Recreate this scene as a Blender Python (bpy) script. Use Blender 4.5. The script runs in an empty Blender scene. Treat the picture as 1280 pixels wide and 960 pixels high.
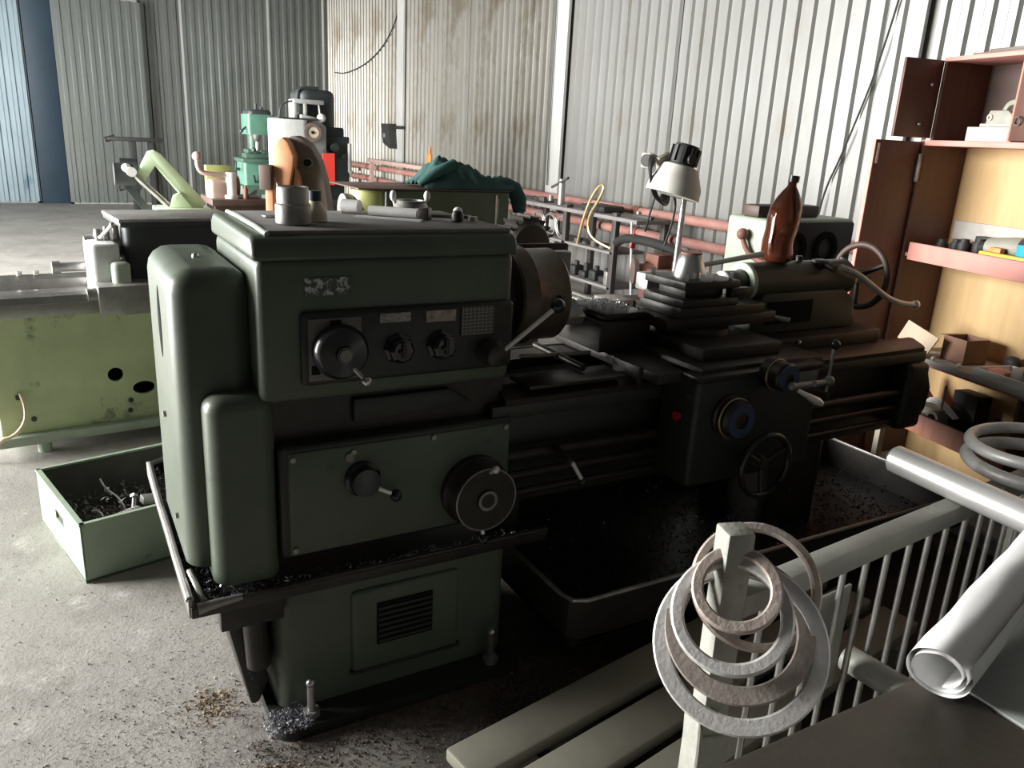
import bpy, bmesh, math, random
from mathutils import Vector, Matrix, noise
R = math.radians
random.seed(7)
scn = bpy.context.scene
COL = scn.collection

# ------------------------------------------------------------------ camera
cd = bpy.data.cameras.new('camera'); cam = bpy.data.objects.new('camera', cd); COL.objects.link(cam)
cd.sensor_fit = 'HORIZONTAL'; cd.sensor_width = 36.0; cd.lens = 1000 / 1280 * 36.0; cd.clip_start = 0.02
pit, yaw, rol = R(17.15), R(30.07), R(3.03)
F = Vector((math.sin(yaw) * math.cos(pit), math.cos(yaw) * math.cos(pit), -math.sin(pit)))
Rv = Vector((math.cos(yaw), -math.sin(yaw), 0)); Uv = Rv.cross(F)
R2 = Rv * math.cos(rol) + Uv * math.sin(rol); U2 = Uv * math.cos(rol) - Rv * math.sin(rol)
cam.matrix_world = Matrix(((R2.x, U2.x, -F.x, 0), (R2.y, U2.y, -F.y, 0), (R2.z, U2.z, -F.z, 1.5), (0, 0, 0, 1)))
scn.camera = cam
# ------------------------------------------------------------------ world, light, exposure
w = bpy.data.worlds.new('sky'); scn.world = w; w.use_nodes = True
w.node_tree.nodes['Background'].inputs[0].default_value = (0.72, 0.82, 0.95, 1)
w.node_tree.nodes['Background'].inputs[1].default_value = 1.0
def area(name, loc, sx, sy, power, col, rot):
    l = bpy.data.lights.new(name, 'AREA'); l.shape = 'RECTANGLE'; l.size = sx; l.size_y = sy
    l.energy = power; l.color = col
    o = bpy.data.objects.new(name, l); COL.objects.link(o); o.location = loc; o.rotation_euler = rot
    return o
# daylight entering through the open gate and the window band in the left-hand wall
area('gate_daylight', (-4.42, 6.4, 1.9), 3.2, 5.2, 2450, (1.0, 0.985, 0.955), (0, R(-90), 0))
area('window_daylight', (-4.42, 12.2, 2.4), 1.6, 3.0, 180, (0.9, 0.97, 1.0), (0, R(-90), 0))
scn.view_settings.view_transform = 'Standard'; scn.view_settings.look = 'None'
scn.view_settings.exposure = 0.0; scn.view_settings.gamma = 1.0; scn.view_settings.use_curve_mapping = False

# ------------------------------------------------------------------ materials
MATS = {}
def mat(name, c1, c2=None, scale=6.0, rough=0.5, metal=0.0, bump=0.0, bscale=60.0, spot=None, sscale=14.0, sth=0.62,
        alpha=None, trans=0.0, spec=0.5, stretch=None, rvar=0.0):
    m = bpy.data.materials.new(name); m.use_nodes = True; nt = m.node_tree; N = nt.nodes; L = nt.links
    p = N['Principled BSDF']
    p.inputs['Roughness'].default_value = rough; p.inputs['Metallic'].default_value = metal
    p.inputs['Specular IOR Level'].default_value = spec
    if trans: p.inputs['Transmission Weight'].default_value = trans
    tc = N.new('ShaderNodeTexCoord'); src = tc.outputs['Object']
    if stretch:
        mp = N.new('ShaderNodeMapping'); mp.inputs['Scale'].default_value = stretch; L.new(src, mp.inputs[0]); src = mp.outputs[0]
    out = None
    if c2 is None: c2 = tuple(x * 0.75 for x in c1)
    n1 = N.new('ShaderNodeTexNoise'); n1.inputs['Scale'].default_value = scale; n1.inputs['Detail'].default_value = 6; n1.inputs['Roughness'].default_value = 0.65
    L.new(src, n1.inputs['Vector'])
    mx = N.new('ShaderNodeMix'); mx.data_type = 'RGBA'
    rp = N.new('ShaderNodeValToRGB'); rp.color_ramp.elements[0].position = 0.35; rp.color_ramp.elements[1].position = 0.68
    L.new(n1.outputs['Fac'], rp.inputs[0]); L.new(rp.outputs[0], mx.inputs[0])
    mx.inputs[6].default_value = (*c1, 1); mx.inputs[7].default_value = (*c2, 1); out = mx.outputs[2]
    if spot:
        n2 = N.new('ShaderNodeTexNoise'); n2.inputs['Scale'].default_value = sscale; n2.inputs['Detail'].default_value = 8; n2.inputs['Roughness'].default_value = 0.7
        L.new(src, n2.inputs['Vector'])
        r2 = N.new('ShaderNodeValToRGB'); r2.color_ramp.elements[0].position = sth; r2.color_ramp.elements[1].position = sth + 0.07
        L.new(n2.outputs['Fac'], r2.inputs[0])
        m2 = N.new('ShaderNodeMix'); m2.data_type = 'RGBA'; L.new(r2.outputs[0], m2.inputs[0]); L.new(out, m2.inputs[6]); m2.inputs[7].default_value = (*spot, 1)
        out = m2.outputs[2]
    L.new(out, p.inputs['Base Color'])
    if rvar:
        mr = N.new('ShaderNodeMapRange'); mr.inputs[3].default_value = max(0.05, rough - rvar); mr.inputs[4].default_value = min(1, rough + rvar)
        L.new(n1.outputs['Fac'], mr.inputs[0]); L.new(mr.outputs[0], p.inputs['Roughness'])
    if bump:
        n3 = N.new('ShaderNodeTexNoise'); n3.inputs['Scale'].default_value = bscale; n3.inputs['Detail'].default_value = 5
        L.new(src, n3.inputs['Vector'])
        b = N.new('ShaderNodeBump'); b.inputs['Strength'].default_value = min(1, bump); b.inputs['Distance'].default_value = 0.01
        L.new(n3.outputs['Fac'], b.inputs['Height']); L.new(b.outputs[0], p.inputs['Normal'])
    MATS[name] = m
    return m
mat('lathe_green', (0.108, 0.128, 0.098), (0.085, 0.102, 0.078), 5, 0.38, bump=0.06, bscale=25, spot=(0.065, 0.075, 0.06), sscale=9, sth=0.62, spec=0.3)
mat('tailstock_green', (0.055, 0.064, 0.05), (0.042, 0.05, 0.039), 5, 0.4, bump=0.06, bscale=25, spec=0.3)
mat('lathe_dark', (0.024, 0.026, 0.021), (0.016, 0.017, 0.015), 7, 0.45, bump=0.1, bscale=40, spot=(0.05, 0.045, 0.035), sscale=16)
mat('lid_dust', (0.19, 0.18, 0.175), (0.13, 0.125, 0.12), 9, 0.7, bump=0.15, bscale=90, spot=(0.26, 0.25, 0.24), sscale=22, sth=0.63)
mat('oily_iron', (0.024, 0.022, 0.020), (0.045, 0.038, 0.032), 9, 0.42, 0.3, bump=0.12, bscale=60)
mat('way_iron', (0.055, 0.047, 0.039), (0.032, 0.028, 0.024), 8, 0.38, 0.6, bump=0.05)
mat('chuck_iron', (0.16, 0.125, 0.095), (0.08, 0.065, 0.055), 10, 0.42, 0.7, bump=0.06)
mat('steel', (0.62, 0.61, 0.59), (0.42, 0.41, 0.40), 14, 0.3, 0.9, bump=0.03)
mat('bright_steel', (0.85, 0.85, 0.83), (0.74, 0.74, 0.72), 10, 0.28, 0.55)
mat('dull_bright', (0.74, 0.73, 0.71), (0.58, 0.57, 0.55), 14, 0.42, 0.2)
mat('grey_steel', (0.36, 0.35, 0.33), (0.24, 0.23, 0.22), 12, 0.42, 0.6, bump=0.08)
mat('ring_steel', (0.62, 0.61, 0.60), (0.48, 0.46, 0.44), 22, 0.42, 0.25, bump=0.15, bscale=120, spot=(0.33, 0.27, 0.23), sscale=12, sth=0.6)
mat('ring_rust', (0.36, 0.29, 0.25), (0.50, 0.44, 0.40), 20, 0.55, 0.25, bump=0.2, bscale=110, spot=(0.55, 0.53, 0.50), sscale=15, sth=0.58)
mat('ring_dull', (0.30, 0.26, 0.23), (0.22, 0.19, 0.17), 16, 0.6, 0.2, bump=0.15, bscale=110)
mat('black_plastic', (0.012, 0.013, 0.016), (0.02, 0.02, 0.024), 8, 0.22)
mat('black_rubber', (0.018, 0.018, 0.018), (0.03, 0.03, 0.028), 8, 0.6)
mat('dial_blue', (0.03, 0.055, 0.12), (0.04, 0.05, 0.08), 20, 0.4)
mat('plate_grey', (0.20, 0.19, 0.17), (0.13, 0.125, 0.115), 18, 0.45, 0.4)
mat('worn_white', (0.42, 0.41, 0.38), (0.12, 0.13, 0.12), 60, 0.6, stretch=(1, 1, 2.5))
mat('worn_pinkish', (0.46, 0.36, 0.31), (0.16, 0.13, 0.12), 60, 0.6)
mat('worn_letters', (0.05, 0.065, 0.052), (0.055, 0.07, 0.055), 30, 0.5, spot=(0.5, 0.5, 0.47), sscale=70, sth=0.5)
mat('vent_dark', (0.012, 0.013, 0.012), (0.016, 0.017, 0.015), 9, 0.95, spec=0.1)
mat('shade_white', (0.80, 0.78, 0.71), (0.66, 0.63, 0.56), 9, 0.5)
mat('red_plastic', (0.55, 0.03, 0.03), (0.45, 0.02, 0.02), 6, 0.4)
mat('swarf', (0.42, 0.42, 0.46), (0.10, 0.10, 0.115), 60, 0.35, 0.6)
mat('swarf_rusty', (0.16, 0.10, 0.075), (0.06, 0.04, 0.035), 60, 0.7, 0.1)
mat('swarf_oily', (0.008, 0.008, 0.009), (0.02, 0.02, 0.022), 80, 0.3, 0.5)
mat('swarf_dust', (0.30, 0.30, 0.335), (0.16, 0.16, 0.18), 60, 0.7, 0.1)
mat('grit', (0.38, 0.36, 0.34), (0.22, 0.205, 0.19), 60, 0.9)
mat('sand_grit', (0.42, 0.32, 0.20), (0.28, 0.2, 0.13), 60, 0.9)
mat('galvanized', (0.29, 0.29, 0.278), (0.23, 0.225, 0.21), 1.6, 0.42, 0.5, bump=0.12, bscale=7, spot=(0.215, 0.195, 0.165), sscale=1.1, sth=0.55, stretch=(1, 1, 0.35), rvar=0.1)
mat('galvanized_dirty', (0.28, 0.27, 0.245), (0.22, 0.208, 0.18), 1.4, 0.40, 0.55, bump=0.12, bscale=7, spot=(0.165, 0.142, 0.108), sscale=0.9, sth=0.52, stretch=(1, 1, 0.45), rvar=0.1)
mat('galvanized_old', (0.36, 0.385, 0.37), (0.26, 0.28, 0.265), 1.6, 0.33, 0.85, bump=0.12, bscale=6, spot=(0.2, 0.2, 0.17), sscale=1.6, sth=0.64, stretch=(1, 1, 0.35), rvar=0.1)
mat('galvanized_blue', (0.35, 0.43, 0.47), (0.26, 0.33, 0.37), 2, 0.42, 0.5, bump=0.12, bscale=6, spot=(0.15, 0.22, 0.28), sscale=2.0, sth=0.63, stretch=(1, 1, 0.4))
mat('post_blue', (0.015, 0.035, 0.055), (0.02, 0.045, 0.07), 3, 0.55)
mat('white_trim', (0.55, 0.55, 0.53), (0.42, 0.42, 0.40), 3, 0.5, 0.1, stretch=(1, 1, 0.3))
mat('ceiling_grey', (0.035, 0.035, 0.032), (0.025, 0.025, 0.023), 2, 0.8)
mat('wall_grey', (0.03, 0.03, 0.027), (0.022, 0.022, 0.02), 2, 0.8)
mat('pipe_red', (0.36, 0.15, 0.125), (0.42, 0.24, 0.20), 5, 0.6, bump=0.1, spot=(0.5, 0.4, 0.36), sscale=6, sth=0.66)
mat('bed_green', (0.52, 0.60, 0.34), (0.38, 0.44, 0.25), 2.6, 0.45, bump=0.08, bscale=20, spot=(0.17, 0.18, 0.12), sscale=4, sth=0.57)
mat('pale_green', (0.62, 0.76, 0.52), (0.52, 0.66, 0.44), 8, 0.45)
mat('machine_green', (0.07, 0.095, 0.055), (0.05, 0.07, 0.04), 6, 0.4, bump=0.06, bscale=20)
mat('olive', (0.36, 0.38, 0.14), (0.28, 0.29, 0.11), 7, 0.4)
mat('grey_green', (0.40, 0.46, 0.37), (0.32, 0.37, 0.30), 6, 0.5)
mat('drill_green', (0.085, 0.20, 0.145), (0.06, 0.15, 0.105), 7, 0.45)
mat('drill_dark', (0.05, 0.10, 0.07), (0.03, 0.06, 0.045), 9, 0.5)
mat('mill_white', (0.72, 0.74, 0.72), (0.58, 0.6, 0.58), 6, 0.45)
mat('mill_grey', (0.38, 0.38, 0.36), (0.28, 0.28, 0.27), 9, 0.5)
mat('mill_dark', (0.035, 0.042, 0.042), (0.02, 0.025, 0.025), 6, 0.55)
mat('sign_red', (0.75, 0.06, 0.04), (0.68, 0.05, 0.035), 5, 0.5)
mat('orange_brown', (0.60, 0.29, 0.15), (0.50, 0.22, 0.11), 7, 0.55)
mat('brown_grey', (0.19, 0.135, 0.115), (0.14, 0.10, 0.085), 8, 0.6)
mat('brown_dark', (0.06, 0.035, 0.028), (0.09, 0.055, 0.04), 6, 0.55)
mat('pink_iron', (0.52, 0.36, 0.31), (0.40, 0.27, 0.23), 12, 0.55, 0.1, bump=0.15)
mat('rust_iron', (0.30, 0.13, 0.09), (0.20, 0.09, 0.07), 10, 0.65, 0.1, bump=0.2)
mat('coat_teal', (0.014, 0.05, 0.046), (0.026, 0.085, 0.078), 6, 0.85, bump=0.3, bscale=120)
mat('amber', (0.13, 0.036, 0.016), (0.10, 0.028, 0.013), 3, 0.12, trans=0.55)
mat('cabinet_brown', (0.12, 0.05, 0.033), (0.09, 0.037, 0.025), 5, 0.5, stretch=(6, 6, 0.6))
mat('plywood', (0.56, 0.38, 0.18), (0.47, 0.31, 0.14), 4, 0.6, stretch=(4, 4, 0.7))
mat('shelf_pink', (0.66, 0.30, 0.25), (0.58, 0.24, 0.20), 5, 0.55)
mat('shelf_grey', (0.50, 0.48, 0.44), (0.38, 0.36, 0.33), 9, 0.8, spot=(0.2, 0.18, 0.16), sscale=14, sth=0.66)
mat('board_red', (0.46, 0.20, 0.13), (0.36, 0.145, 0.09), 5, 0.5, stretch=(7, 7, 0.8))
mat('carton', (0.56, 0.45, 0.33), (0.49, 0.38, 0.27), 7, 0.85)
mat('carton_brown', (0.24, 0.13, 0.085), (0.19, 0.1, 0.065), 7, 0.8)
mat('box_wood', (0.52, 0.48, 0.40), (0.42, 0.38, 0.32), 6, 0.75, stretch=(1, 1, 5))
mat('tool_grey', (0.33, 0.32, 0.27), (0.25, 0.24, 0.20), 10, 0.5)
mat('yellow', (0.72, 0.55, 0.06), (0.62, 0.46, 0.05), 6, 0.5)
mat('orange', (0.75, 0.28, 0.06), (0.65, 0.22, 0.04), 6, 0.5)
mat('blue', (0.02, 0.40, 0.75), (0.02, 0.34, 0.66), 6, 0.4)
mat('white', (0.82, 0.82, 0.80), (0.72, 0.72, 0.70), 6, 0.5)
mat('cream', (0.66, 0.60, 0.46), (0.56, 0.5, 0.38), 8, 0.5)
mat('paper', (0.93, 0.93, 0.92), (0.88, 0.88, 0.87), 5, 0.7, bump=0.25, bscale=9, spot=(0.62, 0.62, 0.63), sscale=10, sth=0.68)
mat('grey_sheet', (0.42, 0.44, 0.42), (0.36, 0.38, 0.36), 4, 0.6, bump=0.2, bscale=6)
mat('table_brown', (0.05, 0.042, 0.030), (0.034, 0.028, 0.021), 5, 0.5, bump=0.1, spot=(0.2, 0.13, 0.07), sscale=5, sth=0.66)
mat('frame_grey', (0.36, 0.36, 0.32), (0.28, 0.28, 0.25), 9, 0.5, 0.15, bump=0.1, bscale=50)
mat('post_paint', (0.36, 0.36, 0.32), (0.26, 0.26, 0.23), 14, 0.6, bump=0.25, bscale=60, spot=(0.22, 0.2, 0.17), sscale=12, sth=0.64)
mat('duckboard', (0.24, 0.23, 0.185), (0.19, 0.18, 0.145), 4, 0.55, bump=0.1, bscale=14, spot=(0.14, 0.13, 0.11), sscale=30, sth=0.72)
mat('box_green', (0.33, 0.42, 0.31), (0.27, 0.34, 0.25), 4, 0.55, spot=(0.1, 0.12, 0.09), sscale=8, sth=0.66)
mat('box_inside', (0.10, 0.09, 0.085), (0.06, 0.055, 0.05), 6, 0.7)
mat('rack_iron', (0.085, 0.075, 0.07), (0.055, 0.05, 0.047), 8, 0.6, 0.2)
mat('rack_grey', (0.24, 0.22, 0.215), (0.17, 0.155, 0.15), 6, 0.6, 0.2)
mat('cable_black', (0.015, 0.015, 0.015), (0.025, 0.025, 0.025), 8, 0.5)
mat('cable_cream', (0.7, 0.6, 0.42), (0.62, 0.52, 0.36), 8, 0.5)
mat('brass', (0.62, 0.48, 0.26), (0.5, 0.38, 0.2), 12, 0.4, 0.7)
def grid_mat(name, c1, c2, sx):
    m = bpy.data.materials.new(name); m.use_nodes = True; nt = m.node_tree
    b = nt.nodes.new('ShaderNodeTexBrick'); b.offset = 0; b.inputs['Color1'].default_value = (*c1, 1); b.inputs['Color2'].default_value = (*c1, 1)
    b.inputs['Mortar'].default_value = (*c2, 1); b.inputs['Scale'].default_value = sx; b.inputs['Brick Width'].default_value = 0.5; b.inputs['Row Height'].default_value = 0.4
    b.inputs['Mortar Size'].default_value = 0.05
    tc = nt.nodes.new('ShaderNodeTexCoord'); mp = nt.nodes.new('ShaderNodeMapping'); mp.inputs['Rotation'].default_value = (R(90), 0, 0)
    nt.links.new(tc.outputs['Object'], mp.inputs[0]); nt.links.new(mp.outputs[0], b.inputs['Vector'])
    nt.links.new(b.outputs['Color'], nt.nodes['Principled BSDF'].inputs['Base Color']); nt.nodes['Principled BSDF'].inputs['Roughness'].default_value = 0.5
    MATS[name] = m
grid_mat('speed_table', (0.06, 0.057, 0.05), (0.20, 0.19, 0.17), 45)
def floor_mat():
    m = bpy.data.materials.new('concrete'); m.use_nodes = True; nt = m.node_tree; N = nt.nodes; L = nt.links; p = N['Principled BSDF']
    p.inputs['Roughness'].default_value = 0.72; p.inputs['Specular IOR Level'].default_value = 0.3
    tc = N.new('ShaderNodeTexCoord')
    def nz(s, d=8, r=0.65):
        n = N.new('ShaderNodeTexNoise'); n.inputs['Scale'].default_value = s; n.inputs['Detail'].default_value = d; n.inputs['Roughness'].default_value = r
        L.new(tc.outputs['Object'], n.inputs['Vector']); return n.outputs['Fac']
    def ramp(s, a, b):
        r = N.new('ShaderNodeValToRGB'); r.color_ramp.elements[0].position = a; r.color_ramp.elements[1].position = b; L.new(s, r.inputs[0]); return r.outputs[0]
    def mix(f, a, b):
        x = N.new('ShaderNodeMix'); x.data_type = 'RGBA'; L.new(f, x.inputs[0])
        for i, v in ((6, a), (7, b)):
            if isinstance(v, tuple): x.inputs[i].default_value = (*v, 1)
            else: L.new(v, x.inputs[i])
        return x.outputs[2]
    base = mix(ramp(nz(1.6), 0.35, 0.68), (0.30, 0.283, 0.255), (0.40, 0.385, 0.355))
    base = mix(ramp(nz(3.1, 10, 0.75), 0.50, 0.72), base, (0.235, 0.22, 0.195))
    base = mix(ramp(nz(6, 10, 0.7), 0.57, 0.70), base, (0.50, 0.485, 0.455))
    base = mix(ramp(nz(38, 10, 0.75), 0.52, 0.72), base, (0.27, 0.255, 0.24))
    # oil and swarf stain by the big lathe, widened forward as its painted shadow
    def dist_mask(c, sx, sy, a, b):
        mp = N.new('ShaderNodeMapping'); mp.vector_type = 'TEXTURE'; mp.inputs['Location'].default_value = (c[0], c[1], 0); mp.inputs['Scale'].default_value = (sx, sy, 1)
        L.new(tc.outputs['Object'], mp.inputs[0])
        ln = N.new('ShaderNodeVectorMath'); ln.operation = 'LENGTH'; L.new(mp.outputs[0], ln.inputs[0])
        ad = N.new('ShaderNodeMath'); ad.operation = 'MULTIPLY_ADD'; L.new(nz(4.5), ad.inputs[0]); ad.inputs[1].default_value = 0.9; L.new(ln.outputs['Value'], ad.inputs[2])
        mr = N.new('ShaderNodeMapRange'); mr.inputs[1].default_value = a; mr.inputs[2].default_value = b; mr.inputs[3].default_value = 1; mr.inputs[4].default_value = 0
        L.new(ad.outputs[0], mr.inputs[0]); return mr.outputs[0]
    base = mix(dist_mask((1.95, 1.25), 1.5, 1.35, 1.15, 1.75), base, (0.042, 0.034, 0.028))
    L.new(base, p.inputs['Base Color'])
    b = N.new('ShaderNodeBump'); b.inputs['Strength'].default_value = 0.5; b.inputs['Distance'].default_value = 0.004
    ad = N.new('ShaderNodeMath'); ad.operation = 'ADD'; L.new(nz(28, 6, 0.7), ad.inputs[0]); L.new(nz(90, 4, 0.7), ad.inputs[1])
    L.new(ad.outputs[0], b.inputs['Height']); L.new(b.outputs[0], p.inputs['Normal'])
    MATS['concrete'] = m
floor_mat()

# ------------------------------------------------------------------ geometry helpers
class G:
    """collects primitives into one mesh"""
    def __init__(s): s.bm = bmesh.new()
    def add(s, b, M=None):
        if M is not None: b.transform(M)
        me = bpy.data.meshes.new('t'); b.to_mesh(me); b.free(); s.bm.from_mesh(me); bpy.data.meshes.remove(me); return s
    def box(s, x0, x1, y0, y1, z0, z1, bev=0.0, seg=2, M=None):
        b = bmesh.new(); bmesh.ops.create_cube(b, size=1.0)
        for v in b.verts: v.co = Vector(((x0 + x1) / 2 + v.co.x * (x1 - x0), (y0 + y1) / 2 + v.co.y * (y1 - y0), (z0 + z1) / 2 + v.co.z * (z1 - z0)))
        if bev: bmesh.ops.bevel(b, geom=b.edges[:], offset=bev, segments=seg, affect='EDGES', profile=0.5)
        return s.add(b, M)
    def vbox(s, x0, x1, y0, y1, z0, z1, bev, seg=4, top=0.0, M=None):
        """box with rounded vertical edges and an optional rounded top"""
        b = bmesh.new(); bmesh.ops.create_cube(b, size=1.0)
        for v in b.verts: v.co = Vector(((x0 + x1) / 2 + v.co.x * (x1 - x0), (y0 + y1) / 2 + v.co.y * (y1 - y0), (z0 + z1) / 2 + v.co.z * (z1 - z0)))
        ed = [e for e in b.edges if abs(e.verts[0].co.z - e.verts[1].co.z) > 1e-4]
        bmesh.ops.bevel(b, geom=ed, offset=bev, segments=seg, affect='EDGES', profile=0.5)
        if top:
            ed = [e for e in b.edges if min(e.verts[0].co.z, e.verts[1].co.z) > z1 - 1e-4]
            bmesh.ops.bevel(b, geom=ed, offset=top, segments=4, affect='EDGES', profile=0.5)
        return s.add(b, M)
    def cyl(s, p0, p1, r0, r1=None, n=24, M=None):
        p0 = Vector(p0); p1 = Vector(p1); d = p1 - p0; r1 = r0 if r1 is None else r1
        b = bmesh.new(); bmesh.ops.create_cone(b, cap_ends=True, segments=n, radius1=r0, radius2=r1, depth=d.length)
        q = d.to_track_quat('Z', 'Y').to_matrix().to_4x4(); q.translation = (p0 + p1) / 2
        b.transform(q); return s.add(b, M)
    def rev(s, prof, org, axis=(0, 0, 1), n=32, M=None):
        """surface of revolution; prof = [(radius, height along axis)]"""
        b = bmesh.new(); rings = []
        for r, h in prof:
            rings.append([b.verts.new((r * math.cos(2 * math.pi * i / n), r * math.sin(2 * math.pi * i / n), h)) for i in range(n)])
        for a, c in zip(rings, rings[1:]):
            for i in range(n): b.faces.new((a[i], a[(i + 1) % n], c[(i + 1) % n], c[i]))
        if prof[0][0] > 1e-6: b.faces.new(rings[0][::-1])
        if prof[-1][0] > 1e-6: b.faces.new(rings[-1])
        bmesh.ops.remove_doubles(b, verts=b.verts[:], dist=1e-6)
        q = Vector(axis).to_track_quat('Z', 'Y').to_matrix().to_4x4(); q.translation = Vector(org)
        b.transform(q); return s.add(b, M)
    def tube(s, pts, r, n=8, closed=False, M=None, smooth=0):
        P = [Vector(p) for p in pts]
        for _ in range(smooth):
            Q = [P[0]] if not closed else []
            rng = range(len(P)) if closed else range(len(P) - 1)
            for i in rng:
                a, c = P[i], P[(i + 1) % len(P)]
                Q += [a * 0.75 + c * 0.25, a * 0.25 + c * 0.75]
            if not closed: Q.append(P[-1])
            P = Q
        b = bmesh.new(); rings = []; N = len(P); up = None
        for i in range(N):
            t = (P[(i + 1) % N] - P[i - 1]) if closed else (P[min(i + 1, N - 1)] - P[max(i - 1, 0)])
            t.normalize()
            if up is None:
                up = Vector((0, 0, 1)) if abs(t.z) < 0.9 else Vector((1, 0, 0))
            u = up - t * up.dot(t)
            u.normalize(); up = u; v = t.cross(u)
            rr = r[i] if isinstance(r, (list, tuple)) and len(r) == N else (r if not isinstance(r, (list, tuple)) else r[0] + (r[-1] - r[0]) * i / (N - 1))
            rings.append([b.verts.new(P[i] + (u * math.cos(2 * math.pi * k / n) + v * math.sin(2 * math.pi * k / n)) * rr) for k in range(n)])
        for i in range(N if closed else N - 1):
            a, c = rings[i], rings[(i + 1) % N]
            for k in range(n): b.faces.new((a[k], a[(k + 1) % n], c[(k + 1) % n], c[k]))
        if not closed: b.faces.new(rings[0][::-1]); b.faces.new(rings[-1])
        bmesh.ops.recalc_face_normals(b, faces=b.faces[:])
        return s.add(b, M)
    def ring(s, c, nrm, ro, ri, t, n=56, bev=0.12, M=None):
        """flat ring of rectangular section with eased edges"""
        e = t * bev
        prof = [(ri + e, -t / 2), (ro - e, -t / 2), (ro, -t / 2 + e), (ro, t / 2 - e), (ro - e, t / 2), (ri + e, t / 2), (ri, t / 2 - e), (ri, -t / 2 + e)]
        b = bmesh.new(); rings = []
        for r, h in prof: rings.append([b.verts.new((r * math.cos(2 * math.pi * i / n), r * math.sin(2 * math.pi * i / n), h)) for i in range(n)])
        for j in range(8):
            a, d = rings[j], rings[(j + 1) % 8]
            for i in range(n): b.faces.new((a[i], a[(i + 1) % n], d[(i + 1) % n], d[i]))
        bmesh.ops.recalc_face_normals(b, faces=b.faces[:])
        q = Vector(nrm).to_track_quat('Z', 'Y').to_matrix().to_4x4(); q.translation = Vector(c)
        b.transform(q); return s.add(b, M)
    def torus(s, c, nrm, R_, r, n=40, m=10, M=None):
        q = Vector(nrm).to_track_quat('Z', 'Y').to_matrix(); c = Vector(c)
        return s.tube([c + q @ Vector((R_ * math.cos(2 * math.pi * i / n), R_ * math.sin(2 * math.pi * i / n), 0)) for i in range(n)], r, m, True, M)
    def prism(s, poly, plane, lo, hi, bev=0.0, seg=2, M=None):
        """poly in the named plane, extruded along the remaining axis"""
        def P(a, c, h): return {'xz': (a, h, c), 'yz': (h, a, c), 'xy': (a, c, h)}[plane]
        b = bmesh.new(); A = [b.verts.new(P(a, c, lo)) for a, c in poly]; B = [b.verts.new(P(a, c, hi)) for a, c in poly]
        n = len(poly); b.faces.new(A); b.faces.new(B[::-1])
        for i in range(n): b.faces.new((A[i], B[i], B[(i + 1) % n], A[(i + 1) % n]))
        bmesh.ops.recalc_face_normals(b, faces=b.faces[:])
        if bev: bmesh.ops.bevel(b, geom=b.edges[:], offset=bev, segments=seg, affect='EDGES', profile=0.5)
        return s.add(b, M)
    def ball(s, c, r, n=16, sc=(1, 1, 1), M=None):
        b = bmesh.new(); bmesh.ops.create_uvsphere(b, u_segments=n, v_segments=max(6, n // 2), radius=r)
        b.transform(Matrix.Translation(c) @ Matrix.Diagonal((*sc, 1))); return s.add(b, M)

RM = {}
def obj(name, g, m, parent=None, smooth=38):
    bm = g.bm if isinstance(g, G) else g
    me = bpy.data.meshes.new(name); bm.to_mesh(me); bm.free()
    if parent is not None and RM.get(parent.name) is not None: me.transform(RM[parent.name])
    me.materials.append(MATS[m])
    if smooth:
        me.shade_smooth(); me.set_sharp_from_angle(angle=R(smooth))
    o = bpy.data.objects.new(name, me); COL.objects.link(o)
    if parent is not None:
        o.parent = parent; RM[o.name] = RM.get(parent.name)
    return o
def tag(o, label, cat, group=None, kind=None):
    o['label'] = label; o['category'] = cat
    if group: o['group'] = group
    if kind: o['kind'] = kind
    return o
def thing(name, label, cat, loc=(0, 0, 0), rz=0.0, group=None, world=True):
    """an Empty at the base of a thing; with world=True its parts are given in world coordinates"""
    o = bpy.data.objects.new(name, None); COL.objects.link(o); o.empty_display_size = 0.1
    o.location = loc; o.rotation_euler = (0, 0, rz); tag(o, label, cat, group)
    RM[o.name] = (Matrix.Translation(loc) @ Matrix.Rotation(rz, 4, 'Z')).inverted() if world else None
    return o
def single(name, g, m, label, cat, group=None, smooth=38, kind=None):
    """a thing of one mesh, origin moved to its base"""
    o = obj(name, g, m, None, smooth); me = o.data
    xs = [v.co for v in me.vertices]
    c = Vector(((min(v.x for v in xs) + max(v.x for v in xs)) / 2, (min(v.y for v in xs) + max(v.y for v in xs)) / 2, min(v.z for v in xs)))
    me.transform(Matrix.Translation(-c)); o.location = c
    return tag(o, label, cat, group, kind)
def struct(name, g, m, parent=None, smooth=0):
    o = obj(name, g, m, parent, smooth)
    if parent is None: o['kind'] = 'structure'
    return o

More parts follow.
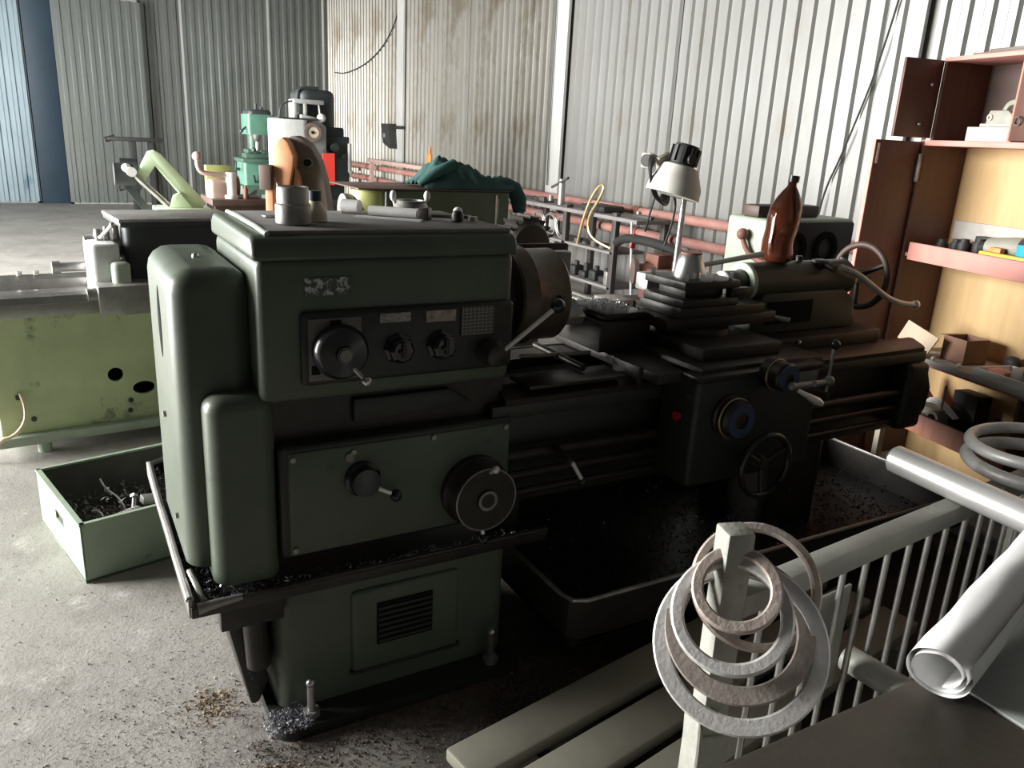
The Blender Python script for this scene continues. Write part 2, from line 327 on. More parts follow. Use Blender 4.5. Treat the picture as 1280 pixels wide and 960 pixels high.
# ------------------------------------------------------------------ the hall
WX, BY, LX, FY, CZ = 5.0, 16.5, -4.5, -2.2, 5.2
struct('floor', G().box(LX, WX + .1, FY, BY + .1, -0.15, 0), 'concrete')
struct('ceiling', G().box(LX, WX + .1, FY, BY + .1, CZ, CZ + .1), 'ceiling_grey')
def corr(n, pitch=0.15, dep=0.036, z0=0.02, z1=CZ, flip=False):
    """one corrugated sheet in local x (width), y (relief, ribs towards -y), z"""
    b = bmesh.new(); prof = []
    for i in range(n):
        u = i * pitch
        prof += [(u, 0), (u + pitch * .42, 0), (u + pitch * .54, -dep), (u + pitch * .86, -dep), (u + pitch * .98, 0)]
    prof.append((n * pitch, 0))
    lo = [b.verts.new((u, y, z0)) for u, y in prof]; hi = [b.verts.new((u, y, z1)) for u, y in prof]
    for i in range(len(prof) - 1): b.faces.new((lo[i], lo[i + 1], hi[i + 1], hi[i]))
    back = [b.verts.new((0, 0.004, z0)), b.verts.new((n * pitch, 0.004, z0)), b.verts.new((n * pitch, 0.004, z1)), b.verts.new((0, 0.004, z1))]
    b.faces.new(back[::-1])
    bmesh.ops.recalc_face_normals(b, faces=b.faces[:])
    for f in b.faces:
        pass
    return b
def sheets(parent, m, count, origin, ang, n=7, seed=1, dep=.036):
    rnd = random.Random(seed)
    bm = corr(n, dep=dep); me = bpy.data.meshes.new('wall_sheet'); bm.to_mesh(me); bm.free(); me.materials.append(MATS[m])
    d = Vector((math.cos(ang), math.sin(ang), 0)); nrm = Vector((math.sin(ang), -math.cos(ang), 0))
    for i in range(count):
        o = bpy.data.objects.new('wall_sheet', me); COL.objects.link(o); o.parent = parent
        o.location = Vector(origin) + d * (i * n * 0.15) + nrm * (0.004 * (i % 2))
        o.rotation_euler = (rnd.uniform(-.002, .002), 0, ang + rnd.uniform(-.004, .004))
wr = struct('wall_right', G().box(WX, WX + .1, FY, BY + .1, 0, CZ), 'galvanized')
sheets(wr, 'galvanized_dirty', 8, (WX - .006, BY - .02, 0), R(-90), 7, 3, .032)
sheets(wr, 'galvanized', 9, (WX - .006, BY - .02 - 8 * 1.05, 0), R(-90), 7, 4, .022)
wb = struct('wall_back', G().box(LX, WX, BY, BY + .1, 0, CZ), 'galvanized_old')
sheets(wb, 'galvanized_old', 9, (LX + .03, BY - .006, 0), 0, 7, 5)
# left wall with the gate opening and the window band the daylight comes through
struct('wall_left', G().box(LX - .1, LX, FY, 3.7, 0, CZ).box(LX - .1, LX, 9.1, BY + .1, 0, 1.55).box(LX - .1, LX, 9.1, 10.6, 1.55, 3.3)
       .box(LX - .1, LX, 13.8, BY + .1, 1.55, 3.3).box(LX - .1, LX, 3.7, BY + .1, 3.6, CZ).box(LX - .1, LX, 9.1, BY + .1, 3.3, 3.6), 'wall_grey')
struct('wall_front', G().box(LX, WX, FY - .1, FY, 0, CZ), 'wall_grey')
struct('trim_1', G().box(WX - .085, WX - .045, 12.35, 12.6, 0, CZ, .006), 'white_trim')
struct('trim_2', G().box(WX - .085, WX - .045, 7.72, 7.98, 0, CZ, .006), 'white_trim')
struct('trim_3', G().box(WX - .08, WX - .045, 3.55, 3.67, 0, CZ, .006), 'white_trim')
# vertical flashing strips on the back wall
for i, x in enumerate((2.33, 3.86, 4.9)):
    struct('trim_%d' % (4 + i), G().box(x - .02, x + .02, BY - .05, BY - .036, 0, CZ), 'white_trim')
# big sliding gate leaves along the back wall
def leaf(name, x0, x1, y, z0, z1, m, label):
    t = thing(name, label, 'gate leaf', ((x0 + x1) / 2, y, z0), group=None)
    n = int(round((x1 - x0) / .15)); b = corr(n, .15, .03, z0 + .03, z1 - .03); b.transform(Matrix.Translation((x0, y, 0)))
    g = G(); g.bm.free(); g.bm = b; obj('corrugated_sheet', g, m, t, 0)
    f = G()
    for xx in (x0, x1 - .05): f.box(xx, xx + .05, y + .005, y + .05, z0, z1)
    for zz in (z0, (z0 + z1) / 2, z1 - .05): f.box(x0, x1, y + .005, y + .05, zz, zz + .05)
    obj('frame', f, 'mill_grey', t, 0)
    return t
leaf('gate_leaf', .30, 1.65, 16.1, 0, 3.38, 'galvanized_old', 'grey corrugated gate leaf with bright rib edges, right of the dark blue post')
leaf('gate_leaf', -2.1, -.15, 16.25, 0, 4.2, 'galvanized_blue', 'bluish corrugated gate leaf, left of the dark blue post')
single('gate_post', G().box(-.13, .30, 16.2, 16.4, 0, CZ - .1, .01), 'post_blue', 'wide dark blue painted gate post between two corrugated leaves', 'post')
# heating pipes along the right-hand wall
for z, lab in ((.885, 'upper red-brown heating pipe running along the corrugated wall'), (.69, 'lower red-brown heating pipe running along the corrugated wall')):
    t = thing('heating_pipe', lab, 'pipe', (4.86, 9, z - .045))
    obj('pipe_run', G().cyl((4.83, 2.6, z), (4.83, 16.2, z), .043, n=20), 'pipe_red', t)
    for y in (4.3, 6.1, 9.2, 11.3, 13.6):
        obj('coupling', G().cyl((4.83, y, z), (4.83, y + .09, z), .052, n=20), 'rust_iron', t)
    for y in (3.4, 7.0, 10.5, 14.5):
        obj('bracket', G().box(4.82, 4.95, y, y + .03, z - .065, z - .04).box(4.94, 4.95, y, y + .03, z - .12, z + .04), 'rust_iron', t)

# ------------------------------------------------------------------ the big lathe
L = thing('engine_lathe', 'large dark green engine lathe with open chip trays, chuck and tailstock', 'lathe', (1.55, 2.0, 0))
GR = 'lathe_green'
obj('base_cabinet', G().vbox(.385, 1.05, 1.78, 2.32, .03, .405, .05, 5), GR, L)
ap = obj('access_panel', G().box(.578, .888, 1.768, 1.79, .085, .345, .012, 3), GR, L)
obj('vent', G().box(.645, .805, 1.763, 1.77, .175, .30), 'vent_dark', ap)
for k in range(7): obj('vent_slat', G().box(.648, .802, 1.758, 1.766, .183 + k * .0165, .190 + k * .0165), 'lathe_dark', ap)
obj('panel_lip', G().box(.572, .894, 1.764, 1.785, .098, .106, .002), 'lathe_dark', ap)
obj('foot_flange', G().vbox(.36, 1.08, 1.70, 2.36, 0, .035, .05, 4), 'lathe_dark', L)
for bx in (.455, .98):
    b = obj('anchor_bolt', G().cyl((bx, 1.735, .03), (bx, 1.735, .135), .0105, n=12).ball((bx, 1.735, .135), .013, 10), 'steel', L)
    obj('nut', G().cyl((bx, 1.735, .035), (bx, 1.735, .055), .022, n=6), 'grey_steel', b, 0)
obj('drain_chute', G().prism([(.262, .36), (.30, .385), (.375, .10), (.345, .035), (.325, .035)], 'xz', 1.84, 2.2, .008), 'oily_iron', L)
obj('drain_pipe', G().cyl((.335, 1.82, .40), (.345, 1.82, .17), .03, n=14), 'oily_iron', L)
# chip tray under the headstock
tr = obj('chip_tray', G().box(.185, 1.15, 1.745, 2.63, .395, .408), 'oily_iron', L)
def rim(pts, r, m, name, parent): return obj(name, G().tube(pts, r, 8), m, parent)
obj('tray_rim', G().box(.18, .19, 1.745, 2.63, .395, .445, .003)
    .tube([(.185, 1.75, .442), (.183, 1.95, .446), (.185, 2.1, .444), (.183, 2.3, .448), (.188, 2.6, .446), (.24, 2.63, .446)], .009), 'grey_steel', tr)
obj('front_rim', G().box(.185, 1.15, 1.738, 1.748, .395, .425, .003).tube([(.19, 1.742, .420), (.5, 1.742, .427), (1.15, 1.742, .427)], .007), 'oily_iron', tr)
obj('rear_rim', G().box(.185, 1.15, 2.62, 2.63, .395, .445, .003), 'oily_iron', tr)
obj('bent_corner', G().tube([(.20, 1.742, .418), (.24, 1.742, .422), (.30, 1.742, .425)], [.014, .008], 10).tube([(.215, 1.755, .425), (.205, 1.80, .455), (.200, 1.85, .46)], .007, 8), 'grey_steel', tr)
obj('tray_bracket', G().box(.25, .40, 1.755, 1.80, .33, .395, .004), 'oily_iron', tr)
# gear covers at the end
gc = obj('gear_cover', G().vbox(.20, .385, 1.85, 2.33, .46, 1.185, .058, 7, top=.056), GR, L)
obj('grip_recess', G().ball((.200, 2.06, 1.03), .045, 20, (.08, .55, 2.0)), 'vent_dark', gc)
for y, z in ((2.1, .78), (2.0, .54)): obj('screw', G().cyl((.193, y, z), (.205, y, z), .008, n=8), 'grey_steel', gc)
obj('screw', G().ball((.29, 2.06, 1.186), .009, 8), 'steel', gc)
sc = obj('feed_gear_cover', G().vbox(.25, .405, 1.775, 1.98, .44, .905, .045, 6, top=.035), GR, L)
obj('screw', G().cyl((.243, 1.87, .55), (.255, 1.87, .55), .007, n=8), 'grey_steel', sc)
# headstock
hs = obj('headstock', G().box(.37, 1.015, 1.77, 2.26, .885, 1.22, .022, 4), GR, L)
lid = obj('headstock_lid', G().prism([(1.766, 1.214), (1.766, 1.235), (1.775, 1.256), (1.795, 1.268), (2.23, 1.274), (2.262, 1.255), (2.268, 1.214)], 'yz', .362, 1.022, .012, 3), GR, L)
obj('lid_top_plate', G().box(.405, 1.015, 1.80, 2.235, 1.266, 1.2775, .004), 'lid_dust', lid)
obj('lid_end_rib', G().tube([(.402, 1.795, 1.27), (.398, 1.9, 1.277), (.398, 2.12, 1.279), (.402, 2.24, 1.274)], .006, 8), 'grey_green', lid)
obj('maker_plate_worn', G().box(.475, .585, 1.7665, 1.775, 1.135, 1.175), 'worn_letters', hs)
cp = obj('control_panel', G().box(.46, 1.01, 1.752, 1.775, .925, 1.10, .012, 3), 'lathe_dark', L)
obj('dial_plate', G().box(.475, .60, 1.747, 1.756, .938, 1.085, .003), 'plate_grey', cp)
for (a, b_) in ((.525, .55), ): obj('dial_mark', G().box(a, b_, 1.744, 1.75, 1.058, 1.08), 'vent_dark', cp)
obj('dial_mark', G().box(.48, .50, 1.744, 1.75, .955, .975), 'vent_dark', cp)
sd = obj('speed_dial', G().rev([(.054, 0), (.064, .008), (.064, .03), (.055, .042), (.02, .046), (.018, .055), (0, .055)], (.543, 1.748, 1.01), (0, -1, 0), 36), 'black_plastic', cp)
obj('dial_cap', G().cyl((.543, 1.70, 1.01), (.543, 1.688, 1.01), .014, n=16), 'plate_grey', sd)
obj('dial_lever', G().cyl((.566, 1.71, .975), (.585, 1.695, .952), .005, n=10).ball((.592, 1.69, .945), .013, 12), 'steel', sd)
for x in (.693, .804):
    k = obj('selector_knob', G().rev([(.038, 0), (.038, .006), (.031, .012), (.031, .03), (.024, .036), (0, .036)], (x, 1.752, 1.0), (0, -1, 0), 8), 'black_plastic', cp, 25)
    obj('pointer', G().box(x - .005, x + .005, 1.708, 1.72, .985, 1.025, .002).ball((x - .008, 1.712, 1.0), .006, 8), 'oily_iron', k)
obj('name_plate', G().box(.645, .722, 1.747, 1.754, 1.066, 1.088), 'worn_white', cp)
obj('name_plate', G().box(.763, .842, 1.747, 1.754, 1.060, 1.088), 'worn_pinkish', cp)
obj('speed_table', G().box(.858, .948, 1.747, 1.754, 1.02, 1.092), 'speed_table', cp)
hb = obj('spindle_lever_hub', G().rev([(.034, 0), (.034, .02), (.028, .03), (.028, .055), (.02, .06), (0, .06)], (.938, 1.752, .972), (0, -1, 0), 28), 'oily_iron', cp)
obj('lever_rod', G().cyl((.955, 1.70, .985), (1.085, 1.685, 1.085), .006, n=12), 'dull_bright', hb)
obj('lever_ball', G().ball((1.098, 1.684, 1.095), .019, 16), 'black_plastic', hb)
# neck and feed box
obj('headstock_neck', G().box(.39, 1.03, 1.83, 2.25, .76, .90), 'oily_iron', L)
obj('neck_cover', G().prism([(.60, .80), (.93, .815), (.86, .862), (.60, .862)], 'xz', 1.81, 1.835, .006), 'lathe_dark', L)
fb = obj('feed_box', G().box(.405, 1.035, 1.778, 2.20, .475, .772, .012, 3), 'lathe_dark', L)
obj('feed_box_plate', G().box(.425, 1.028, 1.772, 1.79, .485, .757, .006), 'lathe_green', fb)
for x, z in ((.436, .742), (1.012, .748), (.436, .502), (1.012, .505), (.80, .748), (.585, .74)):
    obj('screw', G().cyl((x, 1.773, z), (x, 1.766, z), .007, n=10), 'grey_steel', fb)
obj('sight_glass', G().cyl((.575, 1.774, .728), (.575, 1.765, .728), .012, n=14), 'plate_grey', fb)
k = obj('feed_knob', G().rev([(.046, 0), (.046, .01), (.038, .016), (.036, .04), (0, .042)], (.607, 1.772, .667), (0, -1, 0), 28), 'black_plastic', fb)
obj('knob_lever', G().cyl((.64, 1.745, .643), (.672, 1.74, .627), .0055, n=10), 'bright_steel', k)
obj('lever_ball', G().ball((.685, 1.738, .619), .016, 14), 'black_plastic', k)
dl = obj('feed_dial', G().rev([(.098, 0), (.098, .02), (.09, .03), (.088, .075), (.084, .08), (.03, .08), (.028, .088), (0, .088)], (.922, 1.772, .582), (0, -1, 0), 44), 'oily_iron', fb)
obj('dial_rim', G().torus((.922, 1.693, .582), (0, 1, 0), .087, .0025, 44, 6), 'grey_steel', dl)
obj('dial_boss', G().ring((.922, 1.686, .582), (0, 1, 0), .028, .02, .006, 28), 'grey_steel', dl)
obj('dial_handle', G().cyl((.93, 1.70, .655), (.932, 1.67, .672), .006, n=10).ball((.932, 1.668, .676), .0105, 12), 'bright_steel', dl)
obj('dial_pin', G().cyl((.922, 1.715, .498), (.922, 1.705, .472), .0055, n=10), 'bright_steel', dl)
obj('lever_ball', G().ball((.922, 1.702, .462), .015, 12), 'black_plastic', dl)
# spindle, chuck and guard
SY, SZ = 2.0, 1.06
obj('spindle_nose', G().rev([(.12, 0), (.12, .03), (.10, .05), (.10, .09)], (1.012, SY, SZ), (1, 0, 0), 40), 'oily_iron', L)
ch = obj('chuck', G().rev([(.10, 0), (.138, .002), (.144, .008), (.144, .055), (.138, .06), (.134, .066), (.134, .16), (.128, .167), (.04, .167), (.04, .10), (0, .10)], (1.10, SY, SZ), (1, 0, 0), 56), 'chuck_iron', L)
for a in (90, 210, 330):
    ca, sa = math.cos(R(a)), math.sin(R(a))
    obj('jaw', G().box(1.265, 1.33, -.018, .018, .045, .125, .004, 1, M=Matrix.Translation((0, SY, SZ)) @ Matrix.Rotation(R(a - 90), 4, 'X')), 'grey_steel', ch)
obj('key_socket', G().cyl((1.22, SY - .139, SZ + .01), (1.22, SY - .12, SZ + .01), .012, n=4), 'vent_dark', ch)
obj('chuck_guard', G().prism([(1.15, .90), (1.40, .90), (1.435, 1.178), (1.425, 1.184), (1.15, 1.184)], 'xz', 2.16, 2.172, .003), 'oily_iron', L)
# bed
bd = obj('bed', G().box(.98, 2.86, 1.85, 2.20, .47, .80, .01).box(.98, 2.86, 1.79, 1.85, .76, .80, .004), 'lathe_dark', L)
obj('front_way', G().prism([(1.79, .80), (1.90, .80), (1.90, .822), (1.862, .838), (1.845, .838), (1.80, .822), (1.79, .815)], 'yz', 1.02, 2.84), 'way_iron', bd, 20)
obj('rear_way', G().prism([(2.10, .80), (2.21, .80), (2.21, .832), (2.10, .832)], 'yz', 1.02, 2.84), 'way_iron', bd, 20)
obj('gap_bridge', G().box(1.09, 1.42, 1.785, 1.90, .838, .850, .003), 'way_iron', bd)
obj('end_bracket', G().box(2.74, 2.86, 1.76, 1.85, .50, .76, .02, 3), 'lathe_dark', bd)
obj('bed_end_cover', G().prism([(2.84, .46), (2.96, .47), (3.01, .53), (3.02, .62), (2.98, .70), (2.90, .76), (2.84, .78)], 'xz', 1.84, 2.2, .015, 3), 'lathe_dark', bd)
th = G().cyl((1.03, 1.80, .645), (2.8, 1.80, .645), .0165, n=16)
obj('lead_screw', th, 'oily_iron', L); obj('feed_rod', G().cyl((1.03, 1.80, .585), (2.8, 1.80, .585), .0125, n=14), 'oily_iron', L)
obj('control_rod', G().cyl((1.03, 1.80, .53), (2.8, 1.80, .53), .011, n=14), 'oily_iron', L)
sl = obj('start_lever', G().cyl((1.185, 1.79, .66), (1.19, 1.71, .645), .01, n=10), 'oily_iron', L)
obj('lever_rod', G().cyl((1.195, 1.705, .64), (1.226, 1.70, .588), .0065, n=10), 'bright_steel', sl)
obj('lever_ball', G().ball((1.232, 1.70, .578), .013, 12), 'black_plastic', sl)
# carriage
sd_ = obj('saddle', G().box(1.47, 2.16, 1.70, 2.26, .836, .868, .006).box(1.60, 2.05, 1.66, 2.28, .84, .885, .008), 'oily_iron', L)
obj('way_wiper', G().box(1.46, 1.48, 1.78, 1.91, .805, .87, .004), 'oily_iron', sd_)
apn = obj('apron', G().box(1.56, 2.07, 1.63, 1.79, .525, .868, .014, 3), 'lathe_dark', L)
obj('apron_cap', G().box(1.555, 2.075, 1.622, 1.70, .852, .872, .006), 'way_iron', apn)
d1 = obj('feed_graduated_dial', G().rev([(.066, 0), (.066, .012), (.060, .016), (.060, .045), (.05, .056), (.012, .058), (0, .058)], (1.69, 1.632, .742), (0, -1, 0), 40), 'way_iron', apn)
obj('dial_face', G().ring((1.69, 1.572, .742), (0, 1, 0), .051, .026, .006, 40), 'dial_blue', d1)
obj('dial_ring', G().torus((1.69, 1.60, .742), (0, 1, 0), .0612, .003, 40, 6), 'brass', d1)
d2 = obj('cross_feed_dial', G().rev([(.048, 0), (.048, .03), (.044, .034), (.044, .065), (.036, .075), (0, .075)], (1.84, 1.63, .862), (0, -1, 0), 36), 'way_iron', apn)
obj('dial_face', G().ring((1.84, 1.553, .862), (0, 1, 0), .04, .015, .006, 36), 'dial_blue', d2)
obj('dial_ring', G().torus((1.84, 1.60, .862), (0, 1, 0), .046, .0025, 36, 6), 'brass', d2)
obj('crank_bar', G().cyl((1.83, 1.54, .842), (1.995, 1.54, .84), .009, n=12).ball((2.0, 1.54, .842), .017, 14).ball((1.84, 1.54, .842), .014, 12).ball((1.93, 1.535, .842), .012, 12), 'grey_steel', d2)
obj('crank_handle', G().rev([(.006, 0), (.007, .02), (.011, .05), (.013, .075), (.008, .095), (0, .097)], (1.86, 1.535, .83), (.82, -.35, -.45), 16), 'bright_steel', d2)
hw = obj('carriage_handwheel', G().torus((1.785, 1.545, .598), (0, 1, 0), .096, .0105, 44, 10), 'black_plastic', apn)
obj('wheel_hub', G().rev([(.026, 0), (.026, .06), (.018, .085), (0, .087)], (1.785, 1.632, .598), (0, -1, 0), 22), 'oily_iron', hw)
for a in (30, 150, 270):
    obj('spoke', G().cyl((1.785, 1.56, .598), (1.785 + .092 * math.cos(R(a)), 1.547, .598 + .092 * math.sin(R(a))), .008, n=10), 'oily_iron', hw)
obj('wheel_grip', G().cyl((1.845, 1.54, .53), (1.845, 1.49, .53), .010, n=12), 'black_plastic', hw)
lv = obj('feed_lever', G().cyl((2.07, 1.66, .765), (2.085, 1.60, .765), .012, n=12), 'oily_iron', apn)
obj('lever_rod', G().cyl((2.083, 1.61, .765), (2.10, 1.62, .915), .0055, n=10), 'grey_steel', lv)
obj('lever_ball', G().ball((2.103, 1.62, .928), .016, 14), 'black_plastic', lv)
obj('gauge_plate', G().box(1.93, 2.05, 1.624, 1.632, .79, .85, .003), 'plate_grey', apn)
obj('stop_button', G().cyl((1.562, 1.70, .735), (1.548, 1.70, .735), .013, n=14), 'red_plastic', apn)
cs = obj('cross_slide', G().box(1.65, 1.98, 1.72, 2.24, .885, .925, .006), 'oily_iron', L)
obj('compound_swivel', G().cyl((1.80, 1.95, .925), (1.80, 1.95, .945), .12, n=36), 'oily_iron', L)
cmp_ = obj('compound_slide', G().box(1.63, 2.10, 1.87, 2.04, .945, .985, .006).box(1.66, 2.02, 1.85, 2.06, .985, 1.02, .006), 'oily_iron', L)
obj('compound_crank', G().cyl((2.10, 1.955, .955), (2.13, 1.955, .955), .03, n=18).cyl((2.11, 1.92, .955), (2.16, 1.86, .945), .009, .013, n=12).ball((2.112, 1.955, .955), .014), 'steel', cmp_)
tp = obj('tool_post', G().box(1.665, 1.895, 1.85, 2.05, 1.02, 1.045, .004).box(1.70, 1.86, 1.885, 2.015, 1.045, 1.075, .003).box(1.665, 1.895, 1.85, 2.05, 1.075, 1.10, .004), 'oily_iron', L)
for x, y in ((1.685, 1.87), (1.745, 1.865), (1.80, 1.865), (1.87, 1.87), (1.685, 2.03), (1.875, 2.03)):
    obj('clamp_bolt', G().cyl((x, y, 1.10), (x, y, 1.122), .009, n=4), 'steel', tp, 0)
obj('clamp_cone', G().rev([(.052, 0), (.052, .012), (.043, .05), (.038, .068), (.034, .072)], (1.765, 1.95, 1.10), (0, 0, 1), 32), 'steel', tp)
obj('cone_cap', G().cyl((1.765, 1.95, 1.172), (1.765, 1.95, 1.178), .034, n=26), 'rust_iron', tp)
obj('clamp_handle', G().cyl((1.80, 1.94, 1.136), (2.06, 1.93, 1.168), .0075, .010, n=14), 'dull_bright', tp)
obj('tool_bit', G().box(1.87, 1.955, 1.86, 1.885, 1.045, 1.072, .002), 'oily_iron', tp)
obj('coolant_block', G().box(1.44, 1.64, 1.96, 2.22, .868, .965, .008).box(1.46, 1.63, 1.97, 2.2, .965, .99, .01), 'oily_iron', L)
obj('follow_bracket', G().box(1.70, 1.83, 2.075, 2.14, 1.03, 1.088, .006).box(1.74, 1.79, 2.08, 2.13, .925, 1.035, .004), 'grey_steel', L)
# tailstock
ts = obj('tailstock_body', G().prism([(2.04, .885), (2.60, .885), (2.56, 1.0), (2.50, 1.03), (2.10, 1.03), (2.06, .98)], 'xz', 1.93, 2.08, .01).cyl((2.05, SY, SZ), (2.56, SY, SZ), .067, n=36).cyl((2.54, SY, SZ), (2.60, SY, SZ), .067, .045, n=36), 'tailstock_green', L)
obj('tailstock_base', G().box(2.02, 2.66, 1.86, 2.22, .836, .885, .008), 'oily_iron', ts)
obj('barrel_ring', G().ring((2.055, SY, SZ), (1, 0, 0), .0685, .045, .02, 40), 'grey_green', ts)
q_ = obj('quill', G().cyl((1.965, SY, SZ), (2.06, SY, SZ), .042, n=32), 'lathe_dark', ts)
obj('quill_end', G().ring((1.962, SY, SZ), (1, 0, 0), .042, .018, .01, 32), 'bright_steel', q_)
obj('centre_point', G().cyl((1.97, SY, SZ), (1.90, SY, SZ), .018, .001, n=18), 'oily_iron', q_)
obj('oil_cup', G().cyl((2.02 + .3, SY, SZ + .06), (2.32, SY, SZ + .085), .012, n=10), 'oily_iron', ts)
obj('quill_clamp', G().box(2.37, 2.42, 1.945, 1.99, 1.105, 1.135, .006).cyl((2.395, 1.94, 1.12), (2.395, 1.90, 1.11), .013, n=10), 'oily_iron', ts)
th_ = obj('tailstock_handwheel', G().torus((2.67, SY, SZ), (1, 0, 0), .118, .0125, 48, 10), 'brown_dark', ts)
obj('wheel_hub', G().cyl((2.58, SY, SZ), (2.70, SY, SZ), .028, n=22), 'oily_iron', th_)
for a in (60, 180, 300):
    obj('spoke', G().cyl((2.66, SY, SZ), (2.67, SY + .115 * math.sin(R(a)), SZ + .115 * math.cos(R(a))), .010, n=10), 'oily_iron', th_)
cl = obj('clamp_lever', G().tube([(2.46, 1.93, 1.11), (2.52, 1.90, 1.09), (2.60, 1.88, 1.04), (2.68, 1.87, .995), (2.75, 1.86, .975), (2.82, 1.86, .968)], [.012, .010], 10, smooth=2), 'dull_bright', ts)
obj('lever_ball', G().ball((2.835, 1.86, .967), .017, 14), 'bright_steel', cl)
obj('base_plate_mark', G().box(2.12, 2.34, 1.923, 1.932, .92, 1.0, .003), 'vent_dark', ts)
obj('gib_screw', G().ball((2.22, 1.856, .868), .007, 8), 'bright_steel', ts)
# pan under the bed and its feet
pn = obj('chip_pan', G().box(1.16, 3.02, 1.60, 2.5, .118, .13), 'oily_iron', L)
obj('pan_wall', G().box(1.16, 1.168, 1.64, 2.5, .12, .25).box(1.20, 3.02, 1.60, 1.608, .12, .25).box(3.012, 3.02, 1.6, 2.5, .12, .25).box(1.16, 3.02, 2.492, 2.5, .12, .25)
    .prism([(1.16, 1.65), (1.168, 1.65), (1.205, 1.608), (1.205, 1.60), (1.19, 1.602), (1.165, 1.625)], 'xy', .12, .25), 'oily_iron', pn, 0)
obj('pan_lip', G().tube([(1.164, 2.5, .252), (1.164, 1.66, .252), (1.175, 1.62, .252), (1.21, 1.604, .252), (2.0, 1.604, .252), (3.016, 1.604, .252), (3.016, 2.5, .252)], .007, 8), 'grey_steel', pn)
obj('pan_pedestal', G().box(1.34, 2.7, 1.70, 2.35, 0, .12, .006), 'lathe_dark', L)
obj('tail_leg', G().vbox(2.16, 2.46, 1.86, 2.2, .13, .47, .03), 'oily_iron', L)
obj('rear_light_blocker', G().box(1.06, 2.22, 2.33, 2.345, .125, .80, .003).box(2.21, 3.0, 2.33, 2.345, .125, .32, .003), 'lathe_dark', L)  # unseen panel added behind the bed to keep light off the chip pan
obj('mid_leg', G().vbox(.98, 1.12, 1.84, 2.25, .40, .50, .02), 'lathe_dark', L)
# work lamp on its pole, fixed to the saddle
lp = obj('lamp_pole', G().cyl((1.94, 2.225, .885), (1.93, 2.2, 1.36), .0105, n=14), 'steel', L)
ax = Vector((.24, -.05, 1)).normalized()
lc = Vector((1.872, 2.2, 1.335))
obj('lamp_shade', G().rev([(.090, 0), (.094, .0), (.092, .035), (.076, .07), (.062, .098), (.030, .108), (.028, .10), (.056, .09), (.07, .066), (.086, .035), (.088, .002)], lc, ax, 40), 'shade_white', lp)
ls = obj('lamp_socket', G().rev([(.040, 0), (.044, .004), (.046, .055), (.040, .068), (0, .07)], lc + ax * .104, ax, 24), 'black_rubber', lp)
qq = ax.to_track_quat('Z', 'Y').to_matrix().to_4x4(); qq.translation = lc + ax * .104
for i in range(10):
    a = 2 * math.pi * i / 10
    obj('socket_rib', G().box(.042, .051, -.005, .005, .006, .06, M=qq @ Matrix.Rotation(a, 4, 'Z')), 'black_rubber', lp)
obj('socket_screw', G().cyl(lc + ax * .125 + Vector((-.005, -.052, 0)), lc + ax * .125 + Vector((-.005, -.03, 0)), .017, n=16), 'black_rubber', lp)
obj('lamp_bulb', G().ball(lc + ax * .035, .03, 14), 'white', lp)
obj('lamp_joint', G().cyl((1.93, 2.2, 1.34), (1.905, 2.2, 1.38), .016, n=12), 'grey_steel', lp)
cb = G()
for i in range(5):
    cb.torus((1.848 + i * .006, 2.26 + i * .004, 1.388 - i * .002), (.5, -.75, .15 + .05 * i), .072 + .004 * i, .005, 30, 6)
obj('cable_coil', cb, 'cable_black', lp)
obj('coil_band', G().tube([(1.838 + .01 * math.cos(t), 2.245, 1.425 + .012 * t) for t in (0, .6, 1.2, 1.8)] + [(1.87, 2.245, 1.462), (1.895, 2.24, 1.458)], .015, 8), 'box_wood', lp)
obj('lamp_cable', G().tube([(1.845, 2.25, 1.35), (1.835, 2.26, 1.28), (1.85, 2.3, 1.20)], .004, 6, smooth=2).tube([(1.90, 2.25, 1.345), (1.945, 2.26, 1.32), (1.95, 2.27, 1.24), (1.93, 2.28, 1.15)], .004, 6, smooth=2), 'cable_black', lp)

# ------------------------------------------------------------------ swarf and grit (uncountable)
def chips(name, n, place, size, m, label, cat, curl=0.25, seed=1):
    rnd = random.Random(seed); bm = bmesh.new()
    for _ in range(n):
        p = Vector(place(rnd)); s = size * rnd.uniform(.4, 1.6)
        q = Matrix.Rotation(rnd.uniform(0, 6.28), 3, 'Z') @ Matrix.Rotation(rnd.uniform(-1, 1), 3, 'X') @ Matrix.Rotation(rnd.uniform(-1, 1), 3, 'Y')
        if rnd.random() < curl:
            k = 6; r0 = s * rnd.uniform(.5, 1.0); prev = None
            for i in range(k):
                a = i * 1.0; c = Vector((r0 * math.cos(a), r0 * math.sin(a), i * s * .25))
                u = p + q @ c + Vector((0, 0, r0 * .5)); v = p + q @ (c + Vector((0, 0, s * .35))) + Vector((0, 0, r0 * .5))
                cur = (bm.verts.new(u), bm.verts.new(v))
                if prev: bm.faces.new((prev[0], prev[1], cur[1], cur[0]))
                prev = cur
        else:
            vs = [bm.verts.new(p + q @ Vector((rnd.uniform(-s, s), rnd.uniform(-s, s), rnd.uniform(0, s * .7))) ) for _ in range(4)]
            for f in ((0, 1, 2), (0, 3, 1), (1, 3, 2), (2, 3, 0)): bm.faces.new([vs[i] for i in f])
    g = G(); g.bm.free(); g.bm = bm
    return single(name, g, m, label, cat, smooth=0, kind='stuff')
def on_tray(r):
    while True:
        x, y = r.uniform(.20, 1.1), r.uniform(1.75, 2.6)
        if (x < .25 or y < 1.775 or (x < .40 and y < 1.86) or y > 2.35) : return (x, y, .409 + r.random() ** 2 * .02)
chips('tray_swarf', 4200, on_tray, .0062, 'swarf', 'glittering steel swarf heaped in the tray under the gear covers', 'swarf', .3, 2)
